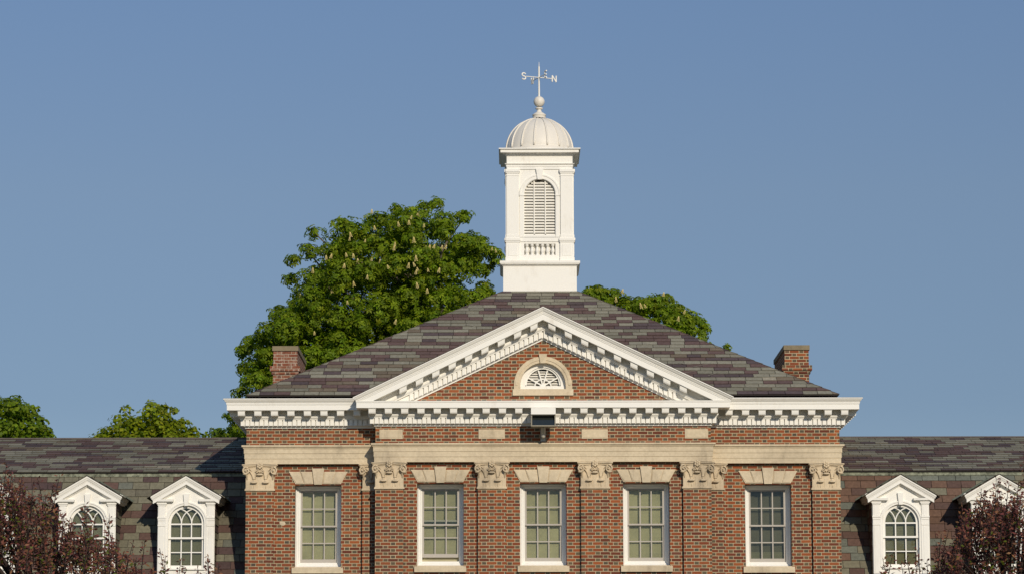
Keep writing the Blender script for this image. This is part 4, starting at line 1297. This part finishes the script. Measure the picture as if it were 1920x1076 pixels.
bl_px = [(697, 402), (658, 445), (684, 455), (655, 452), (650, 482), (663, 484), (620, 485), (601, 481), (612, 487), (645, 503), (671, 495), (671, 504), (696, 490), (712, 494), (729, 504), (740, 462), (738, 470),
         (703, 432), (776, 456), (777, 471), (767, 422), (770, 411), (795, 427), (805, 468), (812, 468), (800, 470), (828, 467), (834, 468), (780, 490), (778, 500), (765, 503), (784, 508), (779, 515), (803, 510),
         (822, 512), (586, 512), (664, 537), (688, 524), (623, 549), (652, 570), (607, 572), (563, 558), (783, 540), (801, 550), (740, 607), (590, 627), (930, 474), (922, 470), (783, 406), (748, 425)]
tree('chestnut_tree', 'big horse chestnut with cream flower spikes behind the roof, left of the cupola', 'tree', big, 88.0, 520, (.38, .72), 3.2, 175, palmate(), (.105, .165), CHEST, 812, .34, 90,
     thin=lambda x, z: .45 if (x > P(835, 450, 88)[0] and z > P(850, 540, 88)[2]) else 0.0, blossom=bl_px,
     sparse=((590, 432, .4), (640, 415, .35), (695, 407, .35), (742, 390, .33), (768, 390, .38), (798, 386, .4), (820, 382, .36), (868, 396, .3), (877, 396, .22), (866, 408, .35), (895, 445, .4), (915, 462, .35), (928, 470, .4), (932, 490, .3), (550, 480, .4),
             (697, 416, .4), (922, 466, .35), (898, 470, .4), (912, 492, .35), (900, 508, .45), (908, 528, .4), (890, 490, .45), (545, 520, .4), (520, 578, .4), (470, 640, .5), (455, 650, .35), (460, 690, .4), (465, 715, .4), (452, 735, .4), (440, 772, .35), (445, 795, .45), (436, 778, .3), (905, 545, .4), (920, 548, .3)))
rt = [(1070, 545), (1090, 540), (1112, 538), (1140, 545), (1160, 556), (1172, 566), (1200, 560), (1215, 556), (1245, 550), (1256, 575), (1275, 567), (1300, 588), (1318, 590), (1330, 610), (1322, 628), (1345, 645), (1372, 648), (1385, 670), (1400, 1000), (1060, 1000)]
tree('chestnut_tree', 'horse chestnut rising behind the roof slope, right of the cupola', 'tree', rt, 88.0, 260, (.30, .55), 2.4, 230, palmate(), (.105, .165), CHEST, 1180, .28, 40,
     blossom=[(1166, 550), (1203, 578), (1211, 577), (1244, 556), (1155, 566), (1271, 602), (1282, 588)], sparse=((1098, 552, .35), (1112, 548, .4), (1128, 550, .4), (1150, 556, .45), (1168, 566, .45), (1185, 570, .5), (1202, 570, .5), (1220, 566, .5), (1232, 566, .5), (1262, 580, .5), (1290, 592, .45), (1120, 545, .3), (1145, 549, .35), (1245, 556, .4), (1270, 573, .3), (1310, 595, .35), (1320, 612, .3), (1315, 625, .25), (1362, 652, .22)))
lt = [(-60, 760), (-20, 738), (8, 733), (25, 738), (30, 752), (48, 756), (62, 756), (64, 775), (78, 780), (88, 795), (98, 815), (110, 840), (110, 1000), (-60, 1000)]
tree('maple_tree', 'dense green tree cut by the left edge of the photo, behind the left wing roof', 'tree', lt, 92.0, 260, (.3, .6), 2.2, 330, simple_leaf(.45), (.10, .17), MAPLE, 0, .25, 20, sparse=((56, 764, .35), (72, 784, .35), (84, 800, .3), (22, 744, .35), (40, 757, .35), (92, 814, .25)), inset=.7)
lm = [(165, 830), (182, 808), (200, 795), (215, 785), (232, 770), (238, 760), (248, 775), (262, 770), (270, 762), (280, 755), (290, 760), (305, 757), (328, 765), (335, 785), (350, 785), (362, 798), (372, 812), (390, 818), (400, 1000), (165, 1000)]
tree('lime_tree', 'round yellow green tree behind the left wing roof, above its second dormer', 'tree', lm, 92.0, 260, (.28, .5), 2.0, 330, simple_leaf(.5), (.09, .15), LIME, 285, .22, 20, inset=.7, sparse=((237, 765, .25), (284, 756, .25), (300, 762, .3), (326, 767, .25), (346, 790, .25), (360, 800, .25)))
ls_ = [(372, 835), (385, 812), (400, 804), (412, 803), (425, 808), (440, 800), (470, 805), (470, 1000), (372, 1000)]
tree('lime_tree', 'small patch of a tree top showing between the wing roof and the brick block cornice', 'tree', ls_, 95.0, 70, (.28, .45), 1.4, 300, simple_leaf(.5), (.09, .15), MAPLE, 420, .18, 10, inset=.6, sparse=((404, 808, .3), (390, 815, .25), (418, 808, .35), (430, 808, .35), (445, 806, .4), (455, 815, .4), (378, 818, .2), (410, 812, .3), (424, 812, .35)))

# ------------------------------------------------------------------ purple-leaved trees in front
PLUM = [(.185, .062, .048), (.23, .082, .056), (.145, .050, .045), (.26, .125, .058), (.10, .040, .034)]
def plum_tree(label, profile, sprigs, Y, base_px, x0, x1, dens, greens):
    """upright leafy shoots; profile gives the crown's top along x (photo measure)"""
    bx_ = float(P(base_px, 1000, Y)[0])
    T_ = empty('plum_tree', (bx_, Y, 0)); tag(T_, label, 'tree')
    px = [a for a, _ in profile]; py = [b for _, b in profile]
    tk = MB(); pos, nr, fw, sz, co = [], [], [], [], []
    def shoot(tip, L, lean, dens_, zend):
        tip = Vector(tip); b = tip - Vector((lean[0], lean[1], L))
        mid = b.lerp(tip, .5) + Vector((rng.uniform(-.05, .05), rng.uniform(-.05, .05), 0))
        pts = [(1 - u) ** 2 * b + 2 * u * (1 - u) * mid + u * u * tip for u in np.linspace(0, 1, 6)]
        tk.tube(pts, [.010 * (1 - .75 * u) + .002 for u in np.linspace(0, 1, 6)], 4, False)
        k = int(L * dens_)
        for i in range(k):
            u = i / k; p = (1 - u) ** 2 * b + 2 * u * (1 - u) * mid + u * u * tip
            a = rng.uniform(0, 6.28); o = Vector((math.cos(a), math.sin(a), rng.uniform(-.1, .9)))
            side = rng.uniform(.0, .10) * (1 - .6 * u)
            pos.append(p + o * side); fw.append(o); nr.append((rng.uniform(-1, 1), rng.uniform(-1.4, .5), rng.uniform(-.2, 1))); sz.append(rng.uniform(.075, .13) * (1 - .3 * u))
            co.append((.10, .125, .012) if rng.random() < greens * (1 - u) else None)
    n_ = 0
    for i in range(dens):
        x = rng.uniform(x0, x1); top = np.interp(x, px, py)
        y_ = top + abs(rng.gauss(0, 1)) * 75 + rng.uniform(0, 12) if rng.random() < .55 else rng.uniform(top + 10, 1180)
        yy = Y + rng.uniform(-1.3, 1.3)
        q = P(x, y_, yy)
        shoot(q, rng.uniform(.25, .65), (rng.uniform(-.15, .15), rng.uniform(-.15, .15)), 55, 0)
    for x, y_ in sprigs:
        q = P(x, y_, Y + rng.uniform(-.6, .6)); shoot(q, rng.uniform(.6, 1.0), (rng.uniform(-.18, .18), rng.uniform(-.15, .15)), 48, 0)
    pos, nr, fw, sz = (np.array(a, float) for a in (pos, nr, fw, sz))
    cc = tones(len(pos), PLUM, .10, .30)
    for i, c_ in enumerate(co):
        if c_: cc[i] = np.array(c_) * rng.uniform(.7, 1.3)
    V_, F_, C_ = spread(simple_leaf(.22, .12), pos - np.array(T_.location), nr, sz, cc, fw)
    mesh_np('crown', V_, F_, C_, M['plum'], T_)
    # trunk and boughs up to the shoots
    top = P(base_px, 1120, Y)
    cl = []
    for i in range(34):
        x = rng.uniform(x0, x1); t_ = np.interp(x, px, py); q = P(x, max(t_ + rng.uniform(35, 110), 960), Y + rng.uniform(-.9, .9)); cl.append((float(q[0]), float(q[1]), float(q[2]), .3))
    limbs((bx_, Y, 0), (bx_ + .1, Y, float(top[2])), cl, .10, 34, tk)
    obj('trunk', tk, M['twig'], T_, smooth=True)
YP = 57.0
plum_tree('purple leaved plum tree in front of the left wing, covering its left dormers', [(-80, 890), (0, 885), (30, 890), (60, 912), (90, 930), (120, 955), (150, 985), (175, 985), (210, 1000), (240, 1030), (280, 1045), (330, 1070), (400, 1085)],
          [(4, 895), (10, 905), (18, 912), (26, 918), (34, 922), (40, 928), (46, 930), (15, 930), (30, 940), (2, 920), (12, 868), (22, 880), (42, 890), (60, 905), (85, 925), (112, 890), (100, 905), (70, 895), (118, 960), (135, 970), (157, 945), (160, 955), (180, 965), (200, 975), (205, 965), (212, 1010), (250, 1015), (272, 1010), (300, 1030), (310, 1040), (340, 1045), (390, 1040), (345, 1060),
           (388, 1050), (410, 1055), (370, 1062), (105, 975)], YP, 60, -90, 330, 520, .22)
plum_tree('purple leaved plum tree in front of the right wing, covering its right dormer', [(1640, 1085), (1690, 1070), (1740, 1062), (1765, 1045), (1785, 1005), (1800, 965), (1815, 945), (1840, 925), (1865, 915), (1890, 920), (1920, 915), (2010, 900)],
          [(1868, 895), (1872, 900), (1892, 905), (1850, 920), (1840, 915), (1910, 900), (1925, 860), (1918, 870), (1805, 940), (1780, 990), (1765, 1000), (1755, 1015), (1720, 1030), (1700, 1045), (1675, 1035), (1655, 1045), (1690, 1055), (1738, 1050), (1722, 1042)], YP, 1890, 1735, 2010, 500, .16)
